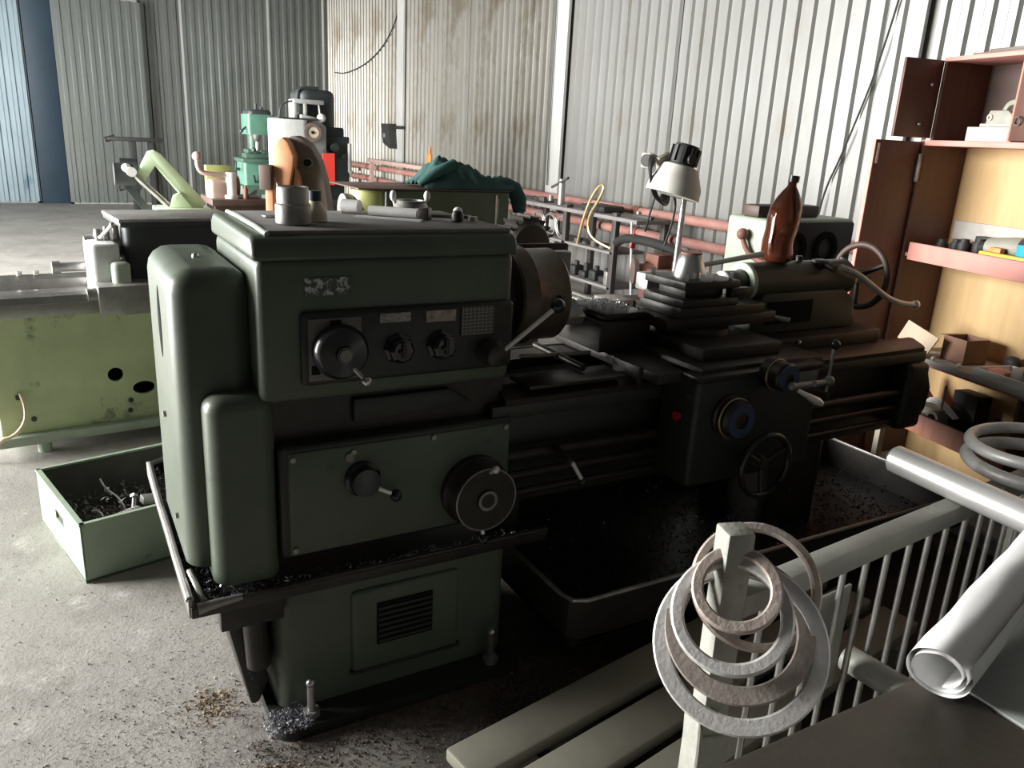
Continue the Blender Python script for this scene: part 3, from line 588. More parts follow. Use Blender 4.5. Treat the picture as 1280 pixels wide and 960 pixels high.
chips('pan_swarf', 4200, lambda r: (r.uniform(1.22, 2.85), r.uniform(1.66, 2.4), .131 + r.random() ** 2 * .10), .007, 'swarf_oily', 'dark oily swarf lying in the chip pan below the bed', 'swarf', .55, 3)
chips('block_swarf', 260, lambda r: (r.uniform(1.47, 1.62), r.uniform(1.99, 2.19), .991 + r.random() * .006), .004, 'swarf', 'bright chips on the block behind the cross slide', 'swarf', .4, 9)
def floor_front(r):
    while True:
        x = r.gauss(.80, .34); y = 1.76 - abs(r.gauss(0, .12)) - .02
        if .3 < x < 1.75 and y > 1.35 and not (.36 < x < 1.08 and y > 1.70): return (x, y, .001)
chips('floor_swarf', 5200, floor_front, .0042, 'swarf_rusty', 'reddish brown swarf and dirt on the floor before the lathe base', 'swarf', .25, 4)
def floor_left(r):
    return (r.gauss(.12, .22), r.gauss(1.75, .28), .001)
chips('floor_grit', 5200, floor_left, .0028, 'grit', 'grey grit and crumbs scattered on the concrete left of the lathe', 'grit', .05, 5)
def far_left(r): return (r.uniform(-.5, .45), r.uniform(1.3, 4.0), .001)
chips('fine_grit', 2600, far_left, .0028, 'grit', 'fine crumbs spread thinly over the bright concrete around the green crate', 'grit', .02, 15)
chips('sand_patch', 700, lambda r: ((.24 + r.gauss(0, .035), 1.93 + r.gauss(0, .04), .001) if r.random() < .6 else (.33 + r.gauss(0, .03), 1.60 + r.gauss(0, .03), .001)), .005, 'sand_grit', 'patches of yellow-brown sand on the floor beside the lathe foot', 'sand', .0, 6)
def chute(r):
    t = r.random(); return (.262 + .085 * t + r.uniform(-.004, .004), r.uniform(1.835, 2.19), .37 - .32 * t)
chips('chute_swarf', 900, chute, .0035, 'swarf_dust', 'grey swarf stuck to the sloping chute under the tray', 'swarf', .2, 7)
chips('foot_swarf', 900, lambda r: (r.uniform(.335, .45), r.uniform(1.69, 1.78), .036 + r.random() ** 2 * .015), .0035, 'swarf_dust', 'grey swarf piled on the foot flange beside the anchor bolt', 'swarf', .2, 8)

# ------------------------------------------------------------------ things on the lathe
g = G().rev([(.038, 0), (.041, .003), (.041, .045), (.037, .049), (.0365, .084), (.034, .087), (.031, .085), (.031, .01), (0, .01)], (.492, 1.915, 1.2778), n=32)
single('metal_cup', g, 'grey_steel', 'dark metal cup with a stepped rim standing on the headstock lid', 'cup')
t = thing('small_bottle', 'small cream bottle with a dark blue cap on the headstock lid', 'bottle', (.556, 1.96, 1.2778))
obj('body', G().rev([(.026, 0), (.030, .003), (.030, .022), (.018, .045), (.014, .05), (.014, .052)], (.556, 1.96, 1.2778)), 'cream', t)
obj('cap', G().cyl((.556, 1.96, 1.329), (.556, 1.96, 1.352), .0165, n=22), 'post_blue', t)
LZ = 1.2778
single('socket_sleeve', G().cyl((.70, 2.19, LZ + .018), (.735, 2.155, LZ + .018), .018, n=18), 'dull_bright', 'short steel sleeve lying at the rear of the headstock lid', 'sleeve')
single('flat_strip', G().box(-.07, .07, -.009, .009, 0, .006, .001, M=Matrix.Translation((.75, 2.13, LZ)) @ Matrix.Rotation(R(-28), 4, 'Z')), 'grey_steel', 'flat steel strip lying beside the sleeve on the lid', 'strip')
t = thing('torch_tool', 'bright cylindrical tool with a square dark head on the lid', 'tool', (.80, 2.04, LZ))
obj('barrel', G().cyl((.745, 2.10, LZ + .014), (.845, 2.005, LZ + .014), .0135, n=20), 'dull_bright', t)
obj('head', G().box(-.016, .016, -.016, .016, 0, .032, .003, M=Matrix.Translation((.858, 1.992, LZ)) @ Matrix.Rotation(R(-43), 4, 'Z')), 'oily_iron', t)
single('scale_bar', G().box(-.09, .09, -.012, .012, 0, .004, M=Matrix.Translation((.765, 2.01, LZ)) @ Matrix.Rotation(R(-40), 4, 'Z')), 'dull_bright', 'thin bright steel rule lying before the cylindrical tool', 'rule')
t = thing('spanner', 'brown steel open-ended spanner lying across the lid', 'spanner', (.92, 2.06, LZ))
obj('shank', G().box(-.1, .1, -.011, .011, .0, .008, .002, M=Matrix.Translation((.92, 2.06, LZ)) @ Matrix.Rotation(R(-22), 4, 'Z')), 'chuck_iron', t)
obj('jaw', G().ring((.825, 2.10, LZ + .006), (0, 0, 1), .024, .012, .011, 20), 'chuck_iron', t)
single('drill_chuck', G().rev([(.010, 0), (.016, .004), (.017, .018), (.012, .028), (.006, .03)], (.93, 1.94, LZ + .0), (0, 0, 1), 20), 'oily_iron', 'small dark drill chuck standing on the headstock lid', 'drill chuck')
single('bushing', G().cyl((.952, 1.985, LZ), (.952, 1.985, LZ + .022), .013, n=18).ball((.952, 1.985, LZ + .022), .013), 'dull_bright', 'bright round-topped bushing beside the drill chuck', 'bushing')
single('hex_nut', G().cyl((.985, 1.96, LZ), (.985, 1.96, LZ + .012), .014, n=6), 'grey_steel', 'loose hexagon nut at the right end of the headstock lid', 'nut', smooth=0)
t = thing('ash_dish', 'round dark dish with two bright knobs at the back of the lid', 'dish', (.90, 2.19, LZ))
obj('bowl', G().rev([(.030, 0), (.045, .004), (.05, .018), (.042, .028), (.045, .034), (.036, .034), (.03, .02), (0, .018)], (.90, 2.19, LZ), n=30), 'grey_steel', t)
for dx in (-.05, .055): obj('knob', G().ball((.90 + dx, 2.20, LZ + .045), .012, 12, (.8, .8, 1.3)).cyl((.90 + dx * .8, 2.2, LZ + .01), (.90 + dx, 2.2, LZ + .04), .005, n=8), 'white', t)
single('lid_rag', G().box(-.045, .045, -.014, .014, 0, .005, .002, M=Matrix.Translation((.50, 2.07, LZ)) @ Matrix.Rotation(R(8), 4, 'Z')), 'grey_steel', 'small flat grey scrap on the headstock lid behind the cup', 'scrap')
# chuck key on the ways
t = thing('chuck_key', 'dark T-handled chuck key resting across the lathe bed', 'chuck key', (1.31, 2.0, .84))
obj('shank', G().cyl((1.325, 2.15, .858), (1.315, 1.86, .862), .011, n=12), 'way_iron', t)
obj('cross_bar', G().cyl((1.19, 2.02, .864), (1.43, 1.99, .864), .0075, n=10), 'grey_steel', t)
# amber bottle
bt = thing('plastic_bottle', 'crumpled amber plastic bottle with a black cap standing on the tailstock', 'bottle', (2.21, 2.0, SZ + .067))
bz = SZ + .068
prof = [(.0, .003), (.040, 0), (.052, .008), (.056, .03), (.058, .07), (.060, .11), (.059, .15), (.053, .185), (.042, .215), (.028, .24), (.0165, .256), (.0145, .262), (.0145, .28)]
bg = G().rev(prof, (0, 0, 0), n=40)
for v in bg.bm.verts:
    k = max(0, min(1, v.co.z / .05)) * max(0, min(1, (.24 - v.co.z) / .05))
    s = 1 + k * (.22 * (noise.noise(Vector((v.co.x * 14, v.co.y * 14, v.co.z * 13))) ))
    v.co.x *= s; v.co.y *= s
    if .05 < v.co.z < .13 and v.co.y < -.02: v.co.y += .016 * math.sin((v.co.z - .05) / .08 * math.pi)
    v.co.x += .028 * (v.co.z / .28) ** 2
bg.bm.transform(Matrix.Translation((2.205, 2.0, bz)))
obj('body', bg, 'amber', bt, 60)
obj('cap', G().cyl((2.233, 2.0, bz + .272), (2.235, 2.0, bz + .293), .0185, n=22), 'black_plastic', bt)

# ------------------------------------------------------------------ green metal crate on the floor
cr = thing('metal_crate', 'open pale green sheet metal crate with a slot in its bright end', 'crate', (-.028, 2.72, 0), R(13), world=False)
cw, cdp, chh = .50, .56, .215
def slot_panel():
    g = G(); a, b = .22, .32
    g.box(0, .006, 0, a, 0, chh); g.box(0, .006, b, cdp, 0, chh); g.box(0, .006, a, b, 0, .115); g.box(0, .006, a, b, .15, chh)
    return g
obj('end_panel', slot_panel(), 'box_green', cr, 0)
obj('end_panel', G().box(cw - .006, cw, 0, cdp, 0, chh), 'box_green', cr, 0)
obj('side_panel', G().box(0, cw, 0, .006, 0, chh), 'box_green', cr, 0)
obj('side_panel', G().box(0, cw, cdp - .006, cdp, 0, chh), 'box_green', cr, 0)
obj('bottom', G().box(0, cw, 0, cdp, .002, .012), 'box_inside', cr, 0)
obj('rim', G().box(-.003, .014, -.003, cdp, chh - .004, chh + .004).box(0, cw, -.003, .012, chh - .004, chh + .004).box(0, cw, cdp - .012, cdp + .003, chh - .004, chh + .004), 'box_green', cr, 0)
obj('lining', G().box(.007, .012, .007, cdp - .007, .012, chh - .006).box(.007, cw - .007, cdp - .012, cdp - .007, .012, chh - .006), 'box_inside', cr, 0)
CM = Matrix.Translation((-.028, 2.72, 0)) @ Matrix.Rotation(R(13), 4, 'Z')
def cpt(x, y, z): return tuple(CM @ Vector((x, y, z)))
chips('crate_scrap', 700, lambda r: cpt(r.uniform(.03, .47), r.uniform(.03, .53), .013 + r.random() * .10), .013, 'rack_grey', 'dark metal scraps covering the bottom of the green crate', 'scrap', .3, 12)
g = G()
for i in range(7): g.ring(cpt(.17 + i * .012, .16 + .004 * i, .115), (math.cos(R(40)), math.sin(R(40)), .25), .034, .02, .006, 20)
single('spring_coil', g, 'grey_steel', 'thick grey steel coil lying on the scrap in the green crate', 'coil')
single('iron_block', G().box(-.05, .05, -.02, .02, 0, .028, .003, M=CM @ Matrix.Translation((.31, .22, .13)) @ Matrix.Rotation(R(8), 4, 'Y')), 'grey_steel', 'grey iron block lying high in the green crate by the tray', 'block')
single('iron_block', G().box(-.05, .04, -.03, .03, 0, .02, .003, M=CM @ Matrix.Translation((.09, .09, .10)) @ Matrix.Rotation(R(-15), 4, 'Z')), 'brown_dark', 'brown iron block in the near corner of the green crate', 'block')
for i, (x, y) in enumerate(((.27, .13), (.33, .12), (.24, .25), (.37, .30))):
    t = thing('bolt', 'grey steel bolt among the scraps in the green crate', 'bolt', cpt(x, y, .08), R(40 * i), 'bolts in the green crate', world=False)
    obj('shank', G().cyl((0, 0, .02), (.05, 0, .05), .008, n=10), 'grey_steel', t); obj('head', G().cyl((.05, 0, .05), (.06, 0, .056), .015, n=6), 'steel', t, 0)
single('scrap_wire', G().tube([cpt(.22, .24, .08), cpt(.20, .26, .16), cpt(.16, .28, .20), cpt(.15, .30, .235)], .003, 6, smooth=2), 'steel', 'thin bent wire sticking up from the scraps in the crate', 'wire')
single('scrap_wire', G().tube([cpt(.11, .16, .08), cpt(.115, .16, .15), cpt(.10, .17, .175), cpt(.085, .18, .17)], .0035, 6, smooth=2), 'steel', 'short hooked wire near the end wall of the crate', 'wire')

# ------------------------------------------------------------------ second lathe at the left
Q = thing('bench_lathe', 'old lathe with pale green base and grey bed, standing left behind the big one', 'lathe', (-.30, 4.03, 0), R(6), world=False)
def green_front():
    """base front with a round and an oval hole cut in"""
    g = G(); b = bmesh.new()
    import itertools
    x0, x1, z0, z1 = 0, 1.35, .09, .635
    def ringpts(cx, cz, rx, rz, n=20): return [(cx + rx * math.cos(2 * math.pi * i / n), cz + rz * math.sin(2 * math.pi * i / n)) for i in range(n)]
    holes = [ringpts(.485, .325, .034, .034), ringpts(.605, .245, .05, .032)]
    edges = []
    def loop(p):
        vs = [b.verts.new((x, 0, z)) for x, z in p]; return [b.edges.new((vs[i], vs[(i + 1) % len(vs)])) for i in range(len(vs))]
    edges += loop([(x0, z0), (x1, z0), (x1, z1), (x0, z1)])
    for h in holes: edges += loop(h)
    bmesh.ops.triangle_fill(b, use_beauty=True, edges=edges)
    r = bmesh.ops.extrude_face_region(b, geom=b.faces[:])
    for v in r['geom']:
        if isinstance(v, bmesh.types.BMVert): v.co.y += .02
    bmesh.ops.recalc_face_normals(b, faces=b.faces[:])
    return g.add(b)
obj('base_front', green_front(), 'bed_green', Q, 0)
obj('base_body', G().box(0, .02, .02, .5, .09, .635).box(1.33, 1.35, .02, .5, .09, .635).box(0, 1.35, .48, .5, .09, .635).box(0, 1.35, .02, .5, .615, .635).box(0, 1.35, .02, .5, .09, .10), 'bed_green', Q, 0)
obj('base_inside', G().box(.02, 1.33, .2, .21, .10, .61), 'vent_dark', Q, 0)
obj('base_flange', G().box(-.02, 1.37, -.05, .55, .05, .095, .006), 'grey_green', Q)
for x, y in ((.16, .0), (1.2, .0), (.16, .45), (1.2, .45)): obj('leg', G().cyl((x, y, 0), (x, y, .06), .03, n=14), 'grey_green', Q)
for x, z in ((.13, .16), (.54, .19), (.535, .14), (.08, .27)): obj('bolt', G().cyl((x, -.012, z), (x, .004, z), .012, n=6), 'oily_iron', Q, 0)
bd2 = obj('bed', G().box(-1.6, 1.4, -.03, .40, .635, .69, .004), 'grey_steel', Q)
obj('front_way', G().prism([(-.02, .69), (.06, .69), (.05, .72), (.02, .73), (-.01, .72)], 'yz', -1.6, 1.4), 'steel', bd2, 20)
obj('middle_way', G().prism([(.16, .69), (.21, .69), (.21, .715), (.16, .715)], 'yz', -1.6, 1.4), 'steel', bd2, 20)
obj('rear_way', G().prism([(.32, .69), (.40, .69), (.40, .75), (.36, .76), (.32, .74)], 'yz', -1.6, 1.4), 'steel', bd2, 20)
for x in (-.25, .17, .24): obj('way_bolt', G().cyl((x, .36, .755), (x, .36, .775), .012, n=8), 'grey_steel', bd2)
obj('carriage', G().box(.44, .80, -.05, .12, .62, .755, .006).cyl((.40, .0, .71), (.44, .0, .71), .035, n=16), 'grey_steel', Q)
obj('feed_rod', G().cyl((.30, .28, .80), (.60, .28, .80), .022, n=14).cyl((.30, .28, .80), (.335, .28, .80), .03, n=14), 'steel', Q)
hq = obj('headstock', G().vbox(.60, 1.25, .12, .52, .69, 1.02, .03, 3).box(.58, 1.15, .10, .54, 1.0, 1.035, .008), 'mill_dark', Q)
obj('headstock_cap', G().box(.575, 1.15, .10, .54, 1.02, 1.04, .006), 'grey_steel', hq)
obj('spindle', G().cyl((.50, .30, .90), (.60, .30, .90), .07, n=26).cyl((.45, .30, .90), (.50, .30, .90), .04, n=22), 'steel', hq)
obj('face_cover', G().vbox(.44, .57, .08, .28, .70, .93, .03, 4, top=.02), 'mill_white', Q)
obj('gear_guard', G().vbox(.52, .60, .02, .16, .70, .85, .025, 4, top=.02), 'grey_green', Q)
obj('handle', G().cyl((.50, .16, .95), (.54, .05, 1.02), .008, n=8).ball((.54, .05, 1.02), .014), 'steel', hq)
for i, x in enumerate((.50, .54, .58)): obj('small_knob', G().cyl((x, .22, .93), (x, .22, .985 + .01 * i), .014, n=10), 'grey_steel', Q)
tcable = single('power_cable', G().tube([(-.21, 4.03, .29), (-.195, 4.0, .24), (-.20, 3.98, .17), (-.25, 3.97, .11), (-.31, 3.97, .10), (-.34, 3.97, .02)], .009, 8, smooth=2), 'cable_cream', 'cream cable coming out of the pale green lathe base', 'cable')
single('round_brush', G().cyl((.20, 3.72, .025), (.34, 3.76, .025), .024, n=16), 'brown_grey', 'dark bristly roll lying on the floor behind the green crate', 'brush')

# ------------------------------------------------------------------ machines further back, left to right
# black stand by the gate
t = thing('iron_stand', 'black iron stand with projecting arms in front of the gate leaf', 'stand', (1.15, 14.0, 0))
obj('post', G().box(1.12, 1.22, 13.95, 14.05, 0, 1.18, .006), 'black_rubber', t); obj('base', G().box(.85, 1.45, 13.8, 14.25, 0, .06, .01), 'black_rubber', t)
for z, x0, x1 in ((1.17, .82, 1.6), (.72, .93, 1.3), (.45, .95, 1.25)): obj('arm', G().box(x0, x1, 13.93, 14.07, z - .03, z + .03, .01).cyl((x0 - .02, 14, z - .02), (x0 + .12, 14, z + .02), .04, n=10), 'black_rubber', t)
obj('second_post', G().box(1.38, 1.45, 13.97, 14.04, .06, 1.15), 'black_rubber', t)
obj('weight', G().cyl((.97, 13.98, .75), (1.2, 13.98, .75), .14, n=20), 'mill_dark', t)
# power hacksaw
t = thing('power_hacksaw', 'pale green power hacksaw with a raised bent arm', 'hacksaw', (.72, 5.75, 0))
obj('arm', G().prism([(.475, 1.13), (.565, 1.295), (.60, 1.305), (.635, 1.285), (.89, .985), (.85, .92), (.80, .95), (.60, 1.21), (.52, 1.10)], 'xz', 5.70, 5.78, .006), 'pale_green', t)
obj('body', G().box(.58, .92, 5.62, 5.88, .88, .95, .01), 'pale_green', t); obj('yoke', G().prism([(.66, .95), (.69, 1.03), (.73, 1.05), (.80, .95)], 'xz', 5.66, 5.70, .004), 'pale_green', t)
obj('link_rod', G().cyl((.44, 5.70, 1.185), (.67, 5.68, .95), .018, n=12), 'steel', t)
obj('rod_joint', G().cyl((.455, 5.66, 1.17), (.455, 5.74, 1.17), .03, n=14).ball((.43, 5.7, 1.19), .03), 'white', t)
obj('motor', G().cyl((.36, 5.75, 1.15), (.47, 5.75, 1.15), .07, n=18), 'mill_dark', t)
obj('pedestal', G().vbox(.55, .95, 5.6, 5.95, 0, .89, .03), 'mill_grey', t)
obj('motor_bracket', G().prism([(.40, 1.09), (.45, 1.09), (.62, .86), (.56, .86)], 'xz', 5.79, 5.84), 'mill_dark', t)
# work table with a dividing head
t = thing('side_table', 'low dark brown work table behind the grey lathe headstock', 'table', (1.25, 6.25, 0))
obj('table_top', G().box(.98, 1.62, 6.0, 6.5, .93, .975, .006), 'brown_dark', t)
obj('apron', G().box(1.0, 1.60, 6.02, 6.04, .84, .93), 'brown_dark', t)
for x in (1.01, 1.56):
    for y in (6.03, 6.44): obj('leg', G().box(x, x + .04, y, y + .04, 0, .93), 'rack_iron', t)
t = thing('dividing_head', 'rusty pink dividing head with crank handle on the dark table', 'dividing head', (1.08, 6.2, .975))
obj('casting', G().vbox(.985, 1.11, 6.1, 6.3, .975, 1.10, .03, 4, top=.03).cyl((1.0, 6.16, .975), (1.06, 6.14, 1.04), .035, n=12), 'pink_iron', t)
obj('crank_shaft', G().tube([(1.12, 6.12, 1.135), (.98, 6.12, 1.14), (.93, 6.12, 1.16), (.915, 6.12, 1.20), (.915, 6.12, 1.25)], .018, 10, smooth=2), 'pink_iron', t)
obj('crank_knob', G().ball((.915, 6.12, 1.26), .033, 14), 'pink_iron', t)
obj('spindle', G().cyl((1.135, 6.12, .975), (1.135, 6.12, 1.155), .036, n=18).cyl((1.13, 6.12, .975), (1.13, 6.12, 1.0), .05, n=18), 'white', t)
obj('flange', G().cyl((1.17, 6.2, 1.06), (1.20, 6.2, 1.06), .07, n=22), 'rust_iron', t)
single('olive_box', G().box(1.01, 1.20, 6.38, 6.46, .976, 1.19, .006), 'olive', 'olive green metal box at the back of the dark table', 'box')
for i, (x, l_, m_, lab, ca) in enumerate(((1.28, .09, 'grey_steel', 'grey steel bracket on the dark table', 'bracket'), (1.40, .12, 'white', 'pale forked fitting on the dark table', 'fitting'), (1.50, .07, 'mill_grey', 'small grey clamp at the end of the dark table', 'clamp'))):
    single(ca + '_part', G().box(-l_ / 2, l_ / 2, -.02, .02, 0, .03, .004, M=Matrix.Translation((x, 6.1, .976)) @ Matrix.Rotation(R(20 - 25 * i), 4, 'Z')).cyl((x - l_ / 3, 6.1, .99), (x + l_ / 3, 6.12, 1.03), .012, n=10), m_, lab, ca)
single('arbor', G().cyl((1.225, 6.08, .976), (1.225, 6.08, 1.05), .018, n=14).cyl((1.225, 6.08, 1.05), (1.225, 6.08, 1.07), .01, n=14), 'rust_iron', 'short rusty arbor standing on the dark table', 'arbor')
# green drill press
t = thing('drill_press', 'green drill press with a box-shaped head against the far wall', 'drill press', (1.78, 8.3, 0))
obj('column', G().cyl((1.80, 8.45, 0), (1.80, 8.45, 1.62), .06, n=20), 'drill_dark', t)
hd = obj('head', G().vbox(1.665, 1.925, 8.05, 8.4, 1.39, 1.585, .03, 4), 'drill_green', t)
obj('motor_cap', G().vbox(1.68, 1.91, 8.07, 8.4, 1.575, 1.63, .05, 4, top=.03).cyl((1.78, 8.2, 1.62), (1.78, 8.2, 1.69), .012, n=8).cyl((1.83, 8.2, 1.62), (1.83, 8.2, 1.66), .02, n=8), 'mill_dark', hd)
obj('feed_lever', G().cyl((1.665, 8.15, 1.46), (1.61, 8.1, 1.42), .01, n=8).ball((1.61, 8.1, 1.42), .018), 'mill_dark', hd)
obj('spindle', G().rev([(.05, 0), (.03, .06), (.018, .07), (.018, .16)], (1.77, 8.15, 1.39), (0, 0, -1), 18), 'steel', hd)
tb = obj('table', G().box(1.58, 1.95, 7.95, 8.4, 1.12, 1.16, .01), 'drill_dark', t)
obj('vise', G().box(1.62, 1.9, 8.0, 8.2, 1.16, 1.21, .008).box(1.64, 1.70, 8.0, 8.2, 1.21, 1.25, .006).box(1.78, 1.84, 8.0, 8.2, 1.21, 1.24, .006).ball((1.70, 8.0, 1.245), .025), 'drill_dark', tb)
obj('knee', G().vbox(1.60, 1.92, 8.0, 8.4, .90, 1.12, .03), 'drill_green', t)
obj('crank', G().cyl((1.58, 8.1, 1.05), (1.53, 8.1, 1.05), .015, n=8).cyl((1.535, 8.1, 1.05), (1.535, 8.05, 1.12), .01, n=8), 'drill_dark', t)
for i in range(4): obj('lever_arm', G().cyl((1.70 + i * .05, 7.99, .93), (1.68 + i * .05, 7.95, 1.0), .01, n=6), 'black_rubber', t)
obj('pedestal', G().vbox(1.55, 2.0, 7.95, 8.6, 0, .90, .03), 'drill_dark', t)
t.location += Vector((.11, .5, 0))
# white milling machine
t = thing('milling_machine', 'white milling machine with black motor, beside the green drill press', 'milling machine', (2.15, 7.8, 0))
hd = obj('head', G().vbox(1.83, 2.10, 7.55, 8.0, .95, 1.55, .05, 5), 'mill_white', t)
obj('head_band', G().box(1.84, 2.2, 7.57, 7.98, 1.55, 1.565), 'mill_dark', hd)
obj('side_housing', G().prism([(2.05, .95), (2.28, .95), (2.28, 1.50), (2.18, 1.58), (2.05, 1.60)], 'xz', 7.6, 8.0, .012), 'mill_grey', t)
dd = obj('hand_dial', G().ring((2.14, 7.57, 1.445), (0, 1, 0), .085, .05, .04, 32), 'brown_grey', t)
obj('dial_centre', G().cyl((2.14, 7.575, 1.445), (2.14, 7.56, 1.445), .055, n=26), 'cream', dd); obj('dial_bore', G().cyl((2.14, 7.56, 1.445), (2.14, 7.553, 1.445), .014, n=14), 'vent_dark', dd)
tp_ = obj('top_bracket', G().box(2.0, 2.28, 7.65, 7.85, 1.69, 1.73, .01).box(2.0, 2.03, 7.65, 7.85, 1.56, 1.70, .006).box(2.09, 2.12, 7.65, 7.85, 1.56, 1.70, .006), 'mill_grey', t)
obj('knob', G().ball((2.24, 7.62, 1.575), .04, 14).cyl((2.24, 7.66, 1.6), (2.24, 7.7, 1.7), .008, n=8), 'white', tp_)
obj('hose', G().tube([(1.88, 7.7, 1.56), (1.89, 7.7, 1.66), (1.95, 7.7, 1.70), (2.0, 7.7, 1.71)], .008, 6, smooth=2), 'black_rubber', t)
mo = obj('motor', G().vbox(2.10, 2.46, 7.85, 8.25, 1.48, 1.83, .10, 6, top=.06), 'mill_dark', t)
obj('motor_handle', G().tube([(2.10, 7.9, 1.62), (2.10, 7.9, 1.80), (2.14, 7.9, 1.84), (2.3, 7.9, 1.84)], .016, 8, smooth=1), 'mill_dark', mo)
obj('column', G().box(2.22, 2.50, 7.75, 8.3, 0, 1.50, .02), 'mill_dark', t)
obj('knee_panel', G().box(2.24, 2.52, 7.66, 7.76, 1.0, 1.42, .01).cyl((2.36, 7.66, 1.32), (2.36, 7.6, 1.32), .04, n=12).cyl((2.47, 7.66, 1.24), (2.47, 7.6, 1.24), .03, n=12), 'mill_dark', t)
obj('valve_stem', G().cyl((2.50, 7.6, 1.10), (2.50, 7.6, 1.36), .018, n=10).ball((2.51, 7.6, 1.10), .02), 'mill_grey', t)
obj('red_flap', G().box(2.22, 2.33, 7.52, 7.535, .985, 1.27), 'sign_red', t, 0)
obj('flap_hook', G().box(2.25, 2.265, 7.53, 7.70, 1.25, 1.30), 'mill_dark', t, 0)
obj('base', G().box(1.85, 2.55, 7.6, 8.35, 0, .22, .02), 'mill_dark', t); obj('table', G().box(1.75, 2.35, 7.4, 7.9, .80, .86, .01), 'mill_dark', t)
# belt grinder with orange-brown guard
t = thing('belt_grinder', 'tall orange-brown grinder with curved guard and side block', 'grinder', (1.35, 5.0, 0))
def arch(cx, cz, rx, rz, z0, a0=0, a1=180, n=16): return [(cx + rx * math.cos(R(a0 + (a1 - a0) * i / n)), cz + rz * math.sin(R(a0 + (a1 - a0) * i / n))) for i in range(n + 1)]
pl = [(1.53, .90)] + [(1.53, 1.0)] + [(1.505, 1.18), (1.47, 1.30), (1.42, 1.385), (1.37, 1.425), (1.33, 1.44), (1.30, 1.435), (1.27, 1.415), (1.24, 1.40)] + [(1.24, .90)]
gd = obj('guard', G().prism(pl, 'xz', 5.10, 5.24, .008), 'brown_grey', t)
obj('guard_hole', G().cyl((1.405, 5.11, 1.285), (1.405, 5.085, 1.285), .022, n=16), 'vent_dark', gd); obj('hole_rim', G().ring((1.412, 5.09, 1.285), (0, 1, 0), .028, .02, .008, 18), 'steel', gd)
obj('front_cheek', G().prism([(1.27, .90), (1.255, 1.10), (1.225, 1.26), (1.225, 1.35), (1.25, 1.405), (1.285, 1.43), (1.32, 1.40), (1.35, 1.32), (1.345, 1.27), (1.31, 1.10), (1.30, .90)], 'xz', 4.98, 5.10, .006), 'orange_brown', t)
obj('lower_cheek', G().prism([(1.30, .90), (1.345, 1.25), (1.365, 1.20), (1.385, 1.08), (1.39, .90)], 'xz', 5.02, 5.10, .004), 'orange_brown', t)
obj('tool_rest', G().box(1.155, 1.225, 4.93, 5.05, 1.12, 1.265, .004), 'brown_dark', t)
obj('rest_bracket', G().box(1.18, 1.225, 4.96, 5.02, .90, 1.125, .003), 'orange_brown', t)
obj('pedestal', G().vbox(1.14, 1.54, 4.9, 5.3, 0, .905, .03), 'brown_dark', t)
t.rotation_euler[2] = R(-30); t.location.x -= .05
# long dark green machine
t = thing('green_machine', 'long dark green machine body with a rounded olive end, behind the headstock', 'machine', (1.9, 4.5, 0))
bb = obj('body', G().box(1.57, 2.36, 4.22, 4.72, .90, 1.192, .012, 3), 'machine_green', t)
obj('olive_end', G().rev([(.115, 0), (.118, .004), (.118, .27), (.112, .28), (0, .28)], (1.545, 4.34, .905), (0, 0, 1), 36), 'olive', t)
obj('end_strip', G().box(1.585, 1.593, 4.212, 4.222, .92, 1.18), 'white', t, 0)
obj('lid_edge', G().box(1.43, 2.365, 4.21, 4.73, 1.19, 1.198, .002), 'brown_dark', t)
obj('flange', G().cyl((1.385, 4.34, 1.06), (1.43, 4.34, 1.06), .10, n=24), 'grey_steel', t)
obj('hinge_strip', G().box(2.265, 2.275, 4.212, 4.222, .95, 1.17).box(2.28, 2.284, 4.214, 4.222, 1.03, 1.15), 'steel', t, 0)
obj('bed', G().box(1.36, 2.36, 4.26, 4.66, .62, .90, .01), 'machine_green', t)
for x in (1.40, 2.05): obj('leg', G().vbox(x, x + .30, 4.28, 4.66, 0, .62, .03), 'machine_green', t)
# work jacket thrown on top
def coat():
    b = bmesh.new(); nx, ny = 64, 26; V = []
    prof = [(0, .02), (.06, .045), (.13, .10), (.18, .13), (.32, .14), (.42, .135), (.52, .115), (.62, .085), (.74, .065), (.84, .05), (1.0, .045)]
    def H(t):
        for (a, h), (c, k) in zip(prof, prof[1:]):
            if a <= t <= c: return h + (k - h) * (t - a) / (c - a)
        return prof[-1][1]
    for i in range(nx + 1):
        row = []
        for j in range(ny + 1):
            u, v = i / nx, j / ny
            x = 1.82 + u * .57; y = 4.215 + v * .34
            e = math.sin(math.pi * min(1, max(0, v))) ** .45 if 0 < v < 1 else 0
            f = noise.noise(Vector((u * 7, v * 5, .3))) * .035 + noise.noise(Vector((u * 15 + v * 9, v * 9, 2))) * .022 + abs(noise.noise(Vector((u * 5 - v * 6, v * 3, 7)))) * .025
            z = 1.199 + max(.004, (H(u) + f) * e)
            row.append(b.verts.new((x + noise.noise(Vector((u * 4, v * 6, 9))) * .02, y, z)))
        V.append(row)
    for i in range(nx):
        for j in range(ny): b.faces.new((V[i][j], V[i + 1][j], V[i + 1][j + 1], V[i][j + 1]))
    lo = [[b.verts.new((v.co.x, v.co.y, 1.1985)) for v in r] for r in (V[0], V[-1])]
    bmesh.ops.recalc_face_normals(b, faces=b.faces[:])
    g = G(); g.bm.free(); g.bm = b; return g
t = thing('work_jacket', 'crumpled dark teal work jacket thrown over the long green machine', 'jacket', (2.1, 4.4, 1.199))
obj('cloth', coat(), 'coat_teal', t, 80)
obj('sleeve', G().tube([(2.30, 4.30, 1.215), (2.37, 4.29, 1.225), (2.42, 4.28, 1.20), (2.45, 4.27, 1.14), (2.46, 4.27, 1.07)], [.05, .045, .05, .05, .04], 14, smooth=0), 'coat_teal', t, 80)
